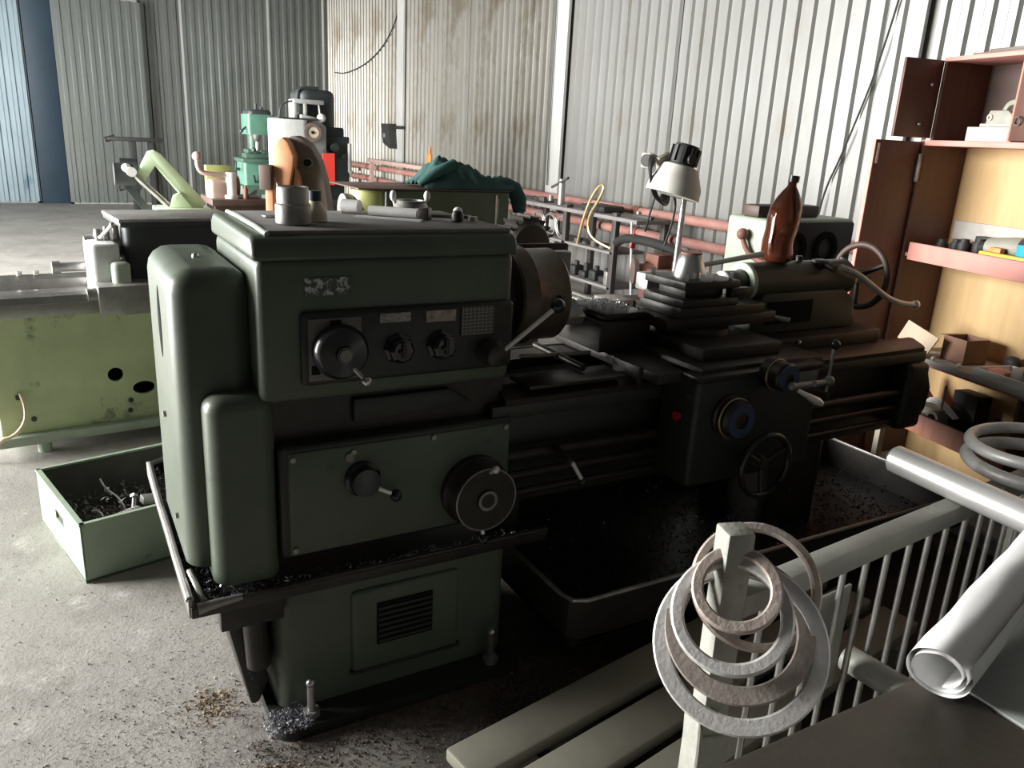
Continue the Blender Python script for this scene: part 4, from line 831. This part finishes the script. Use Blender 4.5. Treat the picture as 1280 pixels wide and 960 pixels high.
obj('collar', G().tube([(1.80, 4.26, 1.22), (1.86, 4.24, 1.27), (1.95, 4.25, 1.31), (2.02, 4.28, 1.33)], [.02, .035], 10, smooth=2), 'coat_teal', t, 80)
# finned motor between the machines
t = thing('finned_motor', 'dark brown finned electric motor beside the green machine end', 'motor', (1.88, 3.2, 0))
obj('body', G().cyl((1.86, 3.12, 1.04), (1.86, 3.24, 1.04), .105, n=30), 'oily_iron', t)
for i in range(20):
    a = 2 * math.pi * i / 20
    obj('fin', G().box(.10, .128, -.004, .004, 0, .12, M=Matrix.Translation((1.86, 3.12, 1.04)) @ Matrix.Rotation(R(-90), 4, 'X') @ Matrix.Rotation(a, 4, 'Z')), 'oily_iron', t, 0)
obj('end_bell', G().rev([(.03, 0), (.105, .0), (.105, .012), (.09, .03), (.03, .034)], (1.86, 3.13, 1.04), (0, -1, 0), 30), 'oily_iron', t)
obj('stand', G().box(1.78, 1.94, 3.12, 3.26, 0, .93, .01), 'rack_iron', t)
# ------------------------------------------------------------------ bench rack along the wall
rk = thing('iron_rack', 'long iron bench rack with two lower shelves standing along the pipes', 'rack', (4.55, 6.7, 0))
obj('top_board', G().box(4.34, 4.75, 5.52, 8.3, .835, .87, .004), 'rack_grey', rk)
for z in (.55, .23): obj('shelf', G().box(4.36, 4.73, 5.86, 8.3, z - .025, z, .003), 'rack_grey', rk)
for y in (5.87, 6.68, 7.58): obj('post', G().box(4.36, 4.41, y - .03, y + .03, 0, .90, .003), 'rack_iron', rk)
for y in (5.58, 6.68, 7.58): obj('post', G().box(4.68, 4.73, y - .03, y + .03, 0, .835, .003), 'rack_iron', rk)
# things on the rack
single('bent_hose', G().tube([(4.33, 6.38, .56), (4.31, 6.30, .76), (4.31, 6.20, .98), (4.32, 6.10, 1.11), (4.33, 6.04, 1.135), (4.33, 6.02, 1.09), (4.32, 6.10, .96), (4.31, 6.18, .86), (4.32, 6.22, .74), (4.33, 6.15, .64), (4.40, 6.0, .58), (4.45, 5.9, .56)], .013, 8, smooth=2), 'brass', 'brass-coloured hose bent into a tall loop before the rack', 'hose')
t = thing('pipe_wrench', 'upright grey pipe vise with a crossbar on top of the rack', 'vise', (4.5, 6.98, .87))
obj('stem', G().cyl((4.5, 6.98, .87), (4.5, 6.98, 1.12), .035, n=16), 'grey_steel', t)
obj('cross_bar', G().cyl((4.47, 7.12, 1.03), (4.48, 6.84, 1.14), .013, n=10), 'rack_iron', t)
rn = random.Random(11)
kinds = [('iron_bar', 'bar', 'dark iron bar lying flat on top of the rack', 'iron bars on the rack top'), ('iron_billet', 'billet', 'short round iron billet standing on top of the rack', 'round billets on the rack top')]
for i in range(12):
    y = 5.65 + i * .19; x = 4.42 + rn.uniform(0, .2)
    if 6.85 < y < 7.1 or 6.0 < y < 6.6: continue
    if i % 2: single('iron_billet', G().cyl((x, y, .871), (x, y, .871 + rn.uniform(.03, .06)), rn.uniform(.018, .03), n=14), 'grey_steel', 'short round iron billet standing on top of the rack', 'billet', 'round billets on the rack top')
    else: single('iron_bar', G().box(-.02, .02, -.12, .12, 0, .03, .003, M=Matrix.Translation((x, y, .871)) @ Matrix.Rotation(rn.uniform(-.5, .5), 4, 'Z')), 'rack_iron', 'dark iron bar lying flat on top of the rack', 'bar', 'iron bars on the rack top')
single('angle_piece', G().box(4.40, 4.44, 7.15, 7.25, .871, .93, .004).box(4.40, 4.52, 7.15, 7.25, .871, .885, .003), 'rack_iron', 'dark angle iron piece at the far part of the rack top', 'angle iron')
single('black_case', G().box(4.42, 4.66, 6.12, 6.5, .871, .93, .015, 3), 'black_rubber', 'black tool case lying flat on the rack top', 'case')
for i in range(6):
    y = 6.80 + i * .12; z = .55
    single('iron_hoop', G().torus((4.42 + .09 * (i % 2), y, z + .112), (1, .05, 0), .105, .009, 28, 6), 'grey_steel', 'thin grey iron hoop standing on the upper shelf of the rack', 'hoop', 'hoops on the upper rack shelf')
for i in range(5):
    y = 5.98 + i * .14
    single('gear_blank', G().cyl((4.45, y, .551), (4.45, y, .58 + .012 * (i % 3)), .045, n=18), 'rack_iron', 'dark round gear blank lying on the upper rack shelf', 'gear blank', 'gear blanks on the upper rack shelf')
for i, y in enumerate((6.0, 6.16, 6.33, 6.5)):
    single('black_casting', G().box(4.40, 4.52, y, y + .11, .231, .30 + .03 * (i % 2), .02, 3).cyl((4.46, y + .05, .30), (4.46, y + .05, .37), .025, n=12), 'black_rubber', 'black lumpy casting on the lower rack shelf', 'casting', 'black castings on the lower rack shelf')
single('square_tin', G().box(4.38, 4.45, 5.93, 5.985, .231, .36, .004), 'grey_steel', 'small upright grey tin beside the rack post', 'tin')
for i in range(5):
    single('floor_timber', G().box(4.0 + i * .085, 4.075 + i * .085, 5.9 + .03 * i, 8.0, 0, .07 + .012 * (i % 3), .003), 'shelf_grey', 'weathered grey timber lying on the floor before the rack', 'timber', 'timbers before the rack')
# pile of parts at the near end of the rack
t = thing('pump_housing', 'rusty red cast pump housing near the end of the rack', 'pump', (3.92, 4.75, 0))
obj('casting', G().box(3.88, 4.12, 4.55, 4.85, .36, .60, .02, 3).cyl((3.86, 4.86, .54), (4.0, 4.78, .56), .08, n=20), 'rust_iron', t)
obj('flange', G().cyl((3.84, 4.88, .56), (3.87, 4.865, .56), .10, n=22), 'brown_grey', t)
obj('cover', G().box(3.98, 4.16, 4.42, 4.60, .58, .68, .01), 'brown_grey', t)
obj('neck', G().box(3.95, 4.15, 4.72, 4.88, .60, .70, .01), 'rust_iron', t)
obj('crate_block', G().box(3.82, 4.2, 4.5, 4.95, 0, .36, .008), 'rack_iron', t)
single('grey_carton', G().box(3.60, 3.80, 4.78, 5.02, .0, .36, .004), 'shelf_grey', 'pale grey wooden box before the rusty pump', 'box')
single('white_rod', G().cyl((4.02, 5.06, .02), (4.27, 5.50, .86), .0095, n=10), 'white', 'thin white rod leaning against the near end of the rack', 'rod')
single('black_hose', G().tube([(4.30, 5.72, .66), (4.22, 5.5, .73), (4.16, 5.2, .75), (4.10, 4.9, .755), (4.05, 4.6, .74), (4.0, 4.42, .65), (3.98, 4.40, .45), (3.98, 4.38, .03)], .038, 10, smooth=2), 'black_rubber', 'thick black hose sagging over the rusty pump', 'hose')
single('grey_hose', G().tube([(4.06, 4.60, .696), (3.98, 4.44, .72), (3.93, 4.36, .64), (3.92, 4.33, .40), (3.92, 4.33, .02)], .014, 8, smooth=2), 'grey_steel', 'thin grey bent pipe beside the thick black hose', 'pipe')
single('red_tag', G().prism([(4.155, .665), (4.20, .66), (4.21, .77), (4.18, .80), (4.165, .75)], 'xz', 5.33, 5.345, .003), 'red_plastic', 'bright pinkish red tag hanging by the black hose', 'tag')
# ------------------------------------------------------------------ second machine behind the tailstock
t = thing('green_machine_tool', 'grey-green machine box with a rusty handle behind the tailstock', 'machine', (3.3, 3.0, 0))
obj('gear_box', G().box(3.06, 3.70, 2.86, 3.14, .80, 1.175, .02, 3), 'grey_green', t)
obj('front_plate', G().box(3.075, 3.69, 2.85, 2.866, .82, 1.16, .01), 'black_rubber', t)
for x in (3.25, 3.48): obj('round_cover', G().ring((x, 2.845, 1.03), (0, 1, 0), .085, .055, .02, 30), 'vent_dark', t)
obj('lower_body', G().box(3.12, 3.70, 2.90, 3.2, 0, .80, .01), 'grey_green', t)
obj('handle', G().tube([(3.03, 2.99, 1.075), (3.035, 2.96, 1.02), (3.04, 2.92, .985), (3.05, 2.84, .965), (3.08, 2.78, .95)], [.012, .016], 10, smooth=2).ball((3.03, 2.99, 1.09), .03), 'rust_iron', t)
single('wood_block', G().box(3.08, 3.52, 2.95, 3.06, 1.1752, 1.235, .01), 'brown_dark', 'dark wooden block lying on the grey-green machine box', 'block')

# ------------------------------------------------------------------ wall fittings
t = thing('switch_box', 'black switch box with a side stub on the corrugated wall', 'switch box', (4.9, 12.72, 1.25))
obj('case', G().prism([(12.55, 1.22), (12.85, 1.30), (12.95, 1.60), (12.62, 1.60)], 'yz', 4.78, 4.965, .01), 'black_rubber', t)
obj('stub', G().cyl((4.9, 12.6, 1.55), (4.9, 12.3, 1.55), .025, n=10), 'black_rubber', t)
obj('dial', G().cyl((4.78, 12.75, 1.42), (4.765, 12.75, 1.42), .04, n=14), 'grey_steel', t)
t = thing('wall_socket', 'small beige socket with a black side on the bright wall', 'socket', (4.93, 6.22, 1.27))
obj('case', G().box(4.92, 4.968, 6.16, 6.28, 1.285, 1.42, .008), 'cream', t); obj('cover', G().cyl((4.93, 6.19, 1.352), (4.90, 6.18, 1.352), .06, n=14), 'black_rubber', t)
t = thing('orange_hook', 'narrow orange bottle hanging on the far wall above the jacket', 'bottle', (4.93, 11.33, 1.03))
obj('body', G().box(4.93, 4.968, 11.28, 11.40, 1.02, 1.20, .015, 3), 'orange', t); obj('neck', G().cyl((4.95, 11.34, 1.20), (4.95, 11.34, 1.30), .018, n=10), 'orange', t)
single('wall_cable', G().tube([(4.955, 12.6, 3.3), (4.95, 12.9, 3.0), (4.95, 13.4, 2.75), (4.95, 14.2, 2.55), (4.95, 15.3, 2.45), (4.95, 15.9, 2.5)], .009, 6, smooth=2), 'cable_black', 'sagging black cable hung on the dim end of the corrugated wall', 'cable')
single('wall_wire', G().tube([(4.95, 3.75, 2.75), (4.95, 3.80, 2.4), (4.95, 3.88, 2.0), (4.95, 3.97, 1.7), (4.95, 4.05, 1.45), (4.95, 4.13, 1.25), (4.95, 4.16, 1.0)], .007, 6, smooth=2), 'cable_black', 'thin black wire running down the bright corrugated wall', 'wire')
single('column_wire', G().tube([(4.895, 7.95, 3.4), (4.895, 7.93, 2.4), (4.895, 7.93, 1.6), (4.895, 7.91, 1.0)], .008, 6, smooth=1), 'cable_black', 'thin black wire running down the white wall column', 'wire')
single('pipe_bar', G().box(4.62, 4.70, 10.6, 13.2, .98, 1.04, .008).box(4.63, 4.69, 10.8, 10.86, 0, .98).box(4.63, 4.69, 13.0, 13.06, 0, .98), 'pink_iron', 'pinkish rail on two legs along the far wall', 'rail')

# ------------------------------------------------------------------ open cabinet at the right
ca_ = R(11.6)
CB = thing('tool_cabinet', 'open brown tool cabinet with shelves, doors and pale plywood back', 'cabinet', (3.36, 2.33, 0), R(-90 - 11.6), world=False)
# local: x = along the width (towards the viewer), y = depth to the back (+), z up
W_, D_ = 1.25, .25
BR = 'cabinet_brown'
obj('side_panel', G().box(0, .02, 0, D_, .02, 1.575), BR, CB, 0); obj('side_panel', G().box(W_ - .02, W_, 0, D_, .02, 1.575), BR, CB, 0)
obj('back_panel', G().box(.02, W_ - .02, D_ - .008, D_, .02, 1.56), 'plywood', CB, 0)
obj('back_strip', G().box(.05, .8, D_ - .022, D_ - .009, 1.16, 1.24), 'shelf_grey', CB, 0)
obj('divider', G().box(.735, .752, .01, D_ - .01, .10, .655), 'cabinet_brown', CB, 0)
obj('middle_board', G().box(0, W_, 0, D_, 1.555, 1.578, .002), 'shelf_pink', CB)
obj('shelf', G().box(.02, W_ - .02, .01, D_ - .01, 1.075, 1.09), 'shelf_pink', CB, 0)
obj('shelf_fascia', G().box(.05, W_ - .02, -.006, .012, 1.062, 1.14, .003), 'shelf_pink', CB)
obj('shelf', G().box(.14, W_ - .02, -.045, D_ - .01, .645, .668, .003), 'shelf_grey', CB)
obj('shelf_edge', G().box(.17, W_ - .02, -.03, -.01, .632, .646), 'shelf_pink', CB, 0)
obj('floor_board', G().box(.02, W_ - .02, -.12, D_ - .01, .09, .108, .003), 'shelf_grey', CB)
obj('plinth', G().box(.02, W_ - .02, -.06, D_ - .02, 0, .09), 'shelf_grey', CB, 0)
obj('lower_front_board', G().prism([(.10, .335), (.11, .36), (.13, .362), (.14, .40), (.20, .425), (.78, .425), (.78, .335)], 'xz', -.055, -.042, .002), 'board_red', CB)
obj('board_stile', G().box(.11, .14, -.05, -.02, .108, .34), 'box_wood', CB, 0); obj('board_hole', G().cyl((.175, -.057, .39), (.175, -.053, .39), .006, n=10), 'vent_dark', CB)
obj('inner_floor', G().box(.10, .73, -.04, D_ - .01, .335, .345), 'box_wood', CB, 0)
dr = obj('door', G().box(-.012, .004, -.245, 0, .03, 1.57, .002), BR, CB)
obj('door_edge', G().box(-.014, .006, -.249, -.244, .03, 1.57), 'shelf_pink', dr, 0); obj('latch', G().box(.004, .008, -.235, -.225, 1.47, 1.555), 'white', dr, 0)
obj('hinge', G().box(.005, .02, -.012, .02, 1.40, 1.52, .002), 'grey_steel', dr)
u0 = .045
obj('upper_side', G().box(u0, u0 + .016, 0, D_, 1.578, 1.905), BR, CB, 0); obj('upper_side', G().box(W_ - .02, W_, 0, D_, 1.578, 1.905), BR, CB, 0)
obj('upper_back', G().box(u0 + .016, W_ - .02, D_ - .008, D_, 1.578, 1.905), 'brown_dark', CB, 0)
obj('upper_top', G().box(u0, W_, -.004, D_, 1.895, 1.912, .002), 'shelf_pink', CB)
obj('upper_divider', G().box(.425, .442, .004, D_ - .01, 1.578, 1.895), 'board_red', CB, 0)
ud = obj('upper_door', G().box(u0 - .014, u0, -.20, 0, 1.585, 1.90, .002), BR, CB)
obj('door_knob', G().ball((u0 + .006, -.05, 1.80), .008, 8), 'grey_steel', ud); obj('door_knob', G().ball((u0 + .006, -.08, 1.64), .008, 8), 'grey_steel', ud)
d2_ = obj('upper_door', G().box(.446, .83, -.012, .002, 1.582, 1.893, .002), BR, CB)
obj('door_ring', G().torus((.475, -.022, 1.655), (0, 1, .3), .016, .003, 18, 6), 'steel', d2_)
CBM = Matrix.Translation((3.36, 2.33, 0)) @ Matrix.Rotation(R(-90 - 11.6), 4, 'Z')
def cab(name, g, m, label, cat, **k):
    g.bm.transform(CBM); return single(name, g, m, label, cat, **k)
def cthing(name, label, cat, p):
    t = thing(name, label, cat, tuple(CBM @ Vector(p)), R(-90 - 11.6)); return t
def cobj(name, g, m, t, smooth=38):
    g.bm.transform(CBM); return obj(name, g, m, t, smooth)
cab('wooden_case', G().box(.20, .415, .03, .22, 1.5785, 1.635, .003), 'box_wood', 'pale wooden case in the upper cabinet compartment', 'case')
t = cthing('grinder_body', 'grey hand machine with curved handle on the pale wooden case', 'power tool', (.33, .12, 1.6355))
cobj('housing', G().prism([(.262, 1.6355), (.41, 1.6355), (.415, 1.665), (.36, 1.70), (.275, 1.70)], 'xz', .05, .17, .006), 'tool_grey', t)
cobj('handle', G().tube([(.295, .11, 1.70), (.31, .11, 1.73), (.345, .11, 1.735), (.385, .11, 1.715), (.40, .11, 1.685)], .012, 8, smooth=2), 'tool_grey', t)
cobj('socket', G().ring((.285, .05, 1.672), (0, 1, 0), .013, .007, .012, 18), 'cream', t); cobj('foot_rail', G().box(.25, .41, .04, .05, 1.6365, 1.648, .002), 'cream', t)
cab('flat_sheets', G().box(.16, .55, .02, .22, 1.9125, 1.922, .002).box(.22, .40, .04, .2, 1.922, 1.935, .003), 'brown_grey', 'pile of flat grey-brown sheets on top of the cabinet', 'sheets')
# pink shelf
cab('yellow_level', G().box(.40, .78, .016, .042, 1.0905, 1.152, .004), 'yellow', 'yellow spirit level along the front of the pink shelf', 'level')
cab('orange_wedge', G().box(.42, .475, .045, .07, 1.0905, 1.170, .003), 'orange', 'orange block behind the yellow level', 'block')
cab('blue_box', G().box(.54, .72, .05, .15, 1.0905, 1.195, .004), 'blue', 'bright blue box on the pink shelf', 'box')
t = cthing('hand_drill', 'dark grey hand drill lying on the pink shelf', 'drill', (.46, .12, 1.0905))
cobj('body', G().cyl((.36, .12, 1.16), (.52, .12, 1.175), .04, .045, n=18).box(.36, .54, .08, .17, 1.0905, 1.13, .01), 'tool_grey', t); cobj('chuck', G().cyl((.31, .12, 1.155), (.36, .12, 1.16), .018, .03, n=14), 'black_rubber', t)
cab('white_roll', G().cyl((.58, .195, 1.0905), (.58, .195, 1.225), .03, n=20), 'white', 'white roll standing behind the blue box', 'roll')
for i, x in enumerate((.09, .15, .21, .27)):
    cab('dark_jar', G().rev([(.026, 0), (.028, .004), (.028, .045 + .008 * i), (.018, .06 + .008 * i), (.018, .068 + .008 * i)], (x, .14 + .02 * (i % 2), 1.0905), n=16), 'black_rubber', 'dark squat jar in the shadowed end of the pink shelf', 'jar', group='dark jars on the pink shelf')
cab('dark_box', G().box(.22, .31, .18, .235, 1.0905, 1.19, .003), 'black_rubber', 'black box against the back of the pink shelf', 'box')
# grey shelf
cab('card_flap', G().prism([(-.10, .05), (-.075, .14), (.115, .10), (.075, -.015), (-.02, .0), (-.025, .05)], 'xz', -.003, .003, M=Matrix.Translation((.225, -.052, .668)) @ Matrix.Rotation(R(-14), 4, 'X')), 'carton', 'beige piece of cardboard leaning over the grey shelf edge', 'cardboard')
t = cthing('open_carton', 'small open brown carton on the grey shelf', 'carton', (.38, .1, .6685))
cobj('walls', G().box(.31, .43, .03, .036, .6685, .775).box(.31, .43, .15, .156, .6685, .775).box(.31, .316, .036, .15, .6685, .775).box(.424, .43, .036, .15, .6685, .775).box(.31, .43, .03, .156, .6685, .674), 'carton_brown', t, 0)
cobj('flap', G().box(.27, .315, .04, .15, .765, .769), 'carton', t, 0)
cab('glass_jar', G().rev([(.026, 0), (.028, .006), (.028, .06), (.02, .075), (.022, .078), (.022, .09)], (.165, .06, .6685), n=18), 'tool_grey', 'dark ribbed jar behind the beige cardboard', 'jar')
t = cthing('parts_tray', 'white-edged tray with small parts on the grey shelf', 'tray', (.68, .05, .6685))
cobj('tray', G().box(.55, .86, -.03, .16, .6685, .675).box(.55, .86, -.035, -.027, .6685, .70).box(.55, .86, .152, .16, .6685, .70).box(.55, .558, -.03, .16, .6685, .70), 'white', t, 0)
cab('sponge', G().box(.575, .66, .0, .06, .6755, .705, .01, 2), 'shelf_pink', 'pinkish sponge lying in the white-edged tray', 'sponge')
cab('tray_block', G().box(.67, .72, .02, .1, .6755, .73, .004), 'mill_grey', 'small grey block in the white-edged tray', 'block')
for i, (x, y) in enumerate(((.46, -.02), (.345, -.043))):
    cab('light_bulb', G().ball((x, y, .679), .010, 10), 'white', 'tiny white bulb lying on the front of the grey shelf', 'bulb', group='bulbs on the grey shelf')
cab('white_can', G().cyl((.77, .2, .6685), (.77, .2, .80), .03, n=22), 'white', 'white can at the back of the grey shelf', 'can')
cab('dark_lump', G().ball((.53, .19, .70), .032, 14, (1.3, .9, 1)), 'black_rubber', 'dark round lump behind the white-edged tray', 'lump')
# bottom compartment
cab('red_bag', G().prism([(.13, .346), (.25, .346), (.262, .43), (.24, .47), (.20, .50), (.17, .56), (.145, .565)], 'xz', .03, .12, .012, 2), 'red_plastic', 'crumpled red plastic bag in the lowest compartment', 'bag')
cab('red_block', G().box(.175, .27, -.03, .02, .3465, .44, .01), 'rust_iron', 'dull red block in front of the red bag', 'block')
cab('black_carton', G().box(.34, .47, .12, .2, .3465, .53, .004), 'black_rubber', 'black box at the back of the lowest compartment', 'box')
t = cthing('small_motor', 'grey small motor with protruding shaft behind the red board', 'motor', (.36, .02, .3465))
cobj('housing', G().vbox(.29, .40, -.008, .07, .3465, .455, .02, 3).cyl((.39, -.005, .42), (.39, -.03, .42), .033, n=20), 'tool_grey', t)
cobj('bore', G().cyl((.39, -.03, .42), (.39, -.034, .42), .02, n=18), 'vent_dark', t); cobj('shaft', G().cyl((.385, .02, .45), (.385, .02, .565), .005, n=8), 'grey_steel', t)
for i in range(3): cab('white_cable', G().tube([(.28, .03 + i * .012, .46 + i * .006), (.33, .03 + i * .012, .475 + i * .006), (.38, .03 + i * .012, .462 + i * .005), (.44, .04 + i * .012, .43)], .0055, 6, smooth=2), 'white', 'white cable strand lying over the small motor', 'cable', group='white cable strands')
t = cthing('hex_bolt', 'dark long bolt standing tilted against the plywood', 'bolt', (.56, .12, .346))
cobj('shank', G().cyl((.53, .12, .35), (.565, .14, .45), .010, n=10), 'rust_iron', t); cobj('head', G().cyl((.565, .14, .45), (.57, .143, .466), .018, n=6), 'oily_iron', t, 0)
for i, (x, y) in enumerate(((.46, .02), (.50, .05), (.53, .02), (.62, .12))):
    cab('dark_scrap', G().ball((x, y, .3465 + .022), .03, 10, (1.2, .9, .75)), 'oily_iron', 'dark oily scrap lump behind the red board', 'scrap', group='scrap lumps behind the red board')
cab('grey_board', G().prism([(.55, .346), (.73, .346), (.73, .44), (.66, .42)], 'xz', .03, .04, .002), 'shelf_grey', 'grey board scrap leaning at the cabinet divider', 'board')

# ------------------------------------------------------------------ foreground: duckboard, guard frame, rings, table
db = thing('duckboard', 'grey-green slatted duckboard on the floor before the lathe', 'duckboard', (1.2, 1.3, 0), R(10), world=False)
for i in range(3):
    obj('board', G().box(-.52, 1.0, .0 - i * .155, .12 - i * .155, .062, .10, .008, 2), 'duckboard', db)
for x in (-.40, .25, .85): obj('bearer', G().box(x, x + .07, -.32, .12, 0, .0625), 'duckboard', db, 0)
db.location = (1.22, 1.385, 0)
gf = thing('guard_frame', 'grey welded guard frame with square rail, round bars and posts', 'guard frame', (1.45, .87, 0), R(5.6), world=False)
# local x along the rail
obj('top_rail', G().box(-.53, .62, -.021, .021, .758, .80, .004), 'frame_grey', gf)
obj('bottom_rail', G().box(-.53, .62, -.021, .021, .14, .18, .004), 'frame_grey', gf)
xs = (-.225, -.15, -.075, .005, .08, .15, .23, .305, .37, .445, .52)
for x in (-.30, -.38, -.46) + xs: obj('bar', G().cyl((x, -.008, .175), (x, -.008, .765), .0062, n=12), 'steel', gf)
obj('gusset_plate', G().box(-.275, -.155, .008, .014, .46, .695, .001), 'frame_grey', gf, 0)
obj('lower_brace', G().cyl((-.10, .02, .50), (-.10, -.6, .50), .028, n=20), 'frame_grey', gf)
pm = Matrix.Translation((-.540, .01, 0)) @ Matrix.Rotation(R(-22), 4, 'Z')
obj('post', G().box(-.024, .024, -.024, .024, 0, .915, .005, 2, M=pm), 'post_paint', gf)
obj('post_sleeve', G().prism([(-.030, 0), (.030, 0), (.030, .53), (-.022, .53), (-.034, .58), (-.030, .50)], 'xz', -.030, .030, .003, 1, M=pm), 'post_paint', gf)
obj('sleeve_bolt', G().cyl((-.01, -.036, .575), (-.01, -.024, .575), .011, n=12, M=pm).cyl((-.01, -.039, .575), (-.01, -.03, .575), .006, n=10, M=pm), 'steel', gf)
pm2 = Matrix.Translation((.59, .0, 0))
obj('post', G().box(-.032, .032, -.032, .032, 0, .90, .007, 2, M=pm2), 'post_paint', gf)
# rings dropped over the post, tilted towards the gate light
nA = Vector((-.60, -.52, .62)).normalized()
def ringthing(c, n, ro, ri, t_, m, label, grp=None):
    single('steel_ring', G().ring(c, n, ro, ri, t_, 64, .18), m, label, 'ring', grp)
ringthing((.885, .762, .744), nA, .136, .108, .016, 'ring_steel', 'largest pale steel ring hanging on the post')
ringthing((.893, .775, .765), Vector((-.58, -.50, .66)).normalized(), .118, .088, .014, 'ring_dull', 'dull brown-grey ring lying inside the largest ring')
ringthing((.872, .775, .796), Vector((-.58, -.50, .66)).normalized(), .095, .074, .02, 'ring_steel', 'middle-sized shiny steel ring hanging on the post')
ringthing((.884, .783, .834), Vector((-.54, -.47, .72)).normalized(), .070, .051, .016, 'ring_rust', 'smallest rusty ring around the top of the post')
ringthing((.945, .80, .815), Vector((-.50, -.62, .62)).normalized(), .105, .090, .018, 'ring_rust', 'rusty thin ring behind the post top')
single('steel_ring', G().torus((2.03, .93, .847), Vector((-.03, .05, 1)).normalized(), .155, .0145, 60, 14), 'dull_bright', 'upper shiny round-section ring lying on the guard rail behind the polished pipe', 'ring')
single('steel_ring', G().torus((1.985, .90, .8160), Vector((0, 0, 1)), .16, .0155, 60, 14), 'ring_steel', 'lower round-section ring lying on the guard rail behind the polished pipe', 'ring')
single('steel_pipe', G().tube([(1.632, 1.05, .838), (1.632, 1.043, .838), (1.62, .5, .822), (1.60, .0, .812)], [.026, .032, .032, .032], 28), 'bright_steel', 'polished steel pipe laid across the guard rail', 'pipe')
tb = thing('work_table', 'dark brown stained table top before the guard frame', 'table', (.85, .25, 0))
obj('table_top', G().box(.45, 1.06, -.15, .556, .745, .78, .006), 'table_brown', tb)
for x in (.47, .98):
    for y in (-.12, .47): obj('leg', G().box(x, x + .05, y, y + .05, 0, .746), 'frame_grey', tb)
t2 = thing('sheet_table', 'side table topped with a pale grey sheet beside the brown table', 'table', (1.5, .2, 0))
obj('table_top', G().prism([(1.065, -.15), (1.9, -.15), (1.9, .70), (1.55, .68), (1.30, .60), (1.065, .545)], 'xy', .75, .781, .003), 'grey_sheet', t2)
for x in (1.10, 1.82):
    for y in (-.12, .45): obj('leg', G().box(x, x + .05, y, y + .05, 0, .75), 'frame_grey', t2)
# roll of white paper
rp_a, rp_b = Vector((1.00, .515, .826)), Vector((1.52, .655, .832))
def paper_roll():
    b = bmesh.new(); d = (rp_b - rp_a); q = d.to_track_quat('Z', 'Y').to_matrix(); L_ = d.length; rows = []
    nT, nL = 110, 22
    for j in range(nL + 1):
        row = []
        for i in range(nT + 1):
            a = i / nT * 2 * math.pi * 2.3; r = .044 - .016 * i / nT
            r *= 1 + .05 * noise.noise(Vector((math.cos(a) * 1.5, math.sin(a) * 1.5, j * .25)))
            row.append(b.verts.new(rp_a + q @ Vector((r * math.cos(a + 2.6), r * math.sin(a + 2.6), L_ * j / nL + (.012 * math.sin(a) if j == 0 else 0)))))
        rows.append(row)
    for j in range(nL):
        for i in range(nT): b.faces.new((rows[j][i], rows[j][i + 1], rows[j + 1][i + 1], rows[j + 1][i]))
    g = G(); g.bm.free(); g.bm = b; return g
single('paper_roll', paper_roll(), 'paper', 'white rolled-up sheet of paper lying over both table tops', 'paper roll', smooth=70)
single('white_rag', G().box(1.72, 1.90, .55, .69, .782, .80, .008), 'white', 'folded white cloth on the grey sheet table', 'cloth')
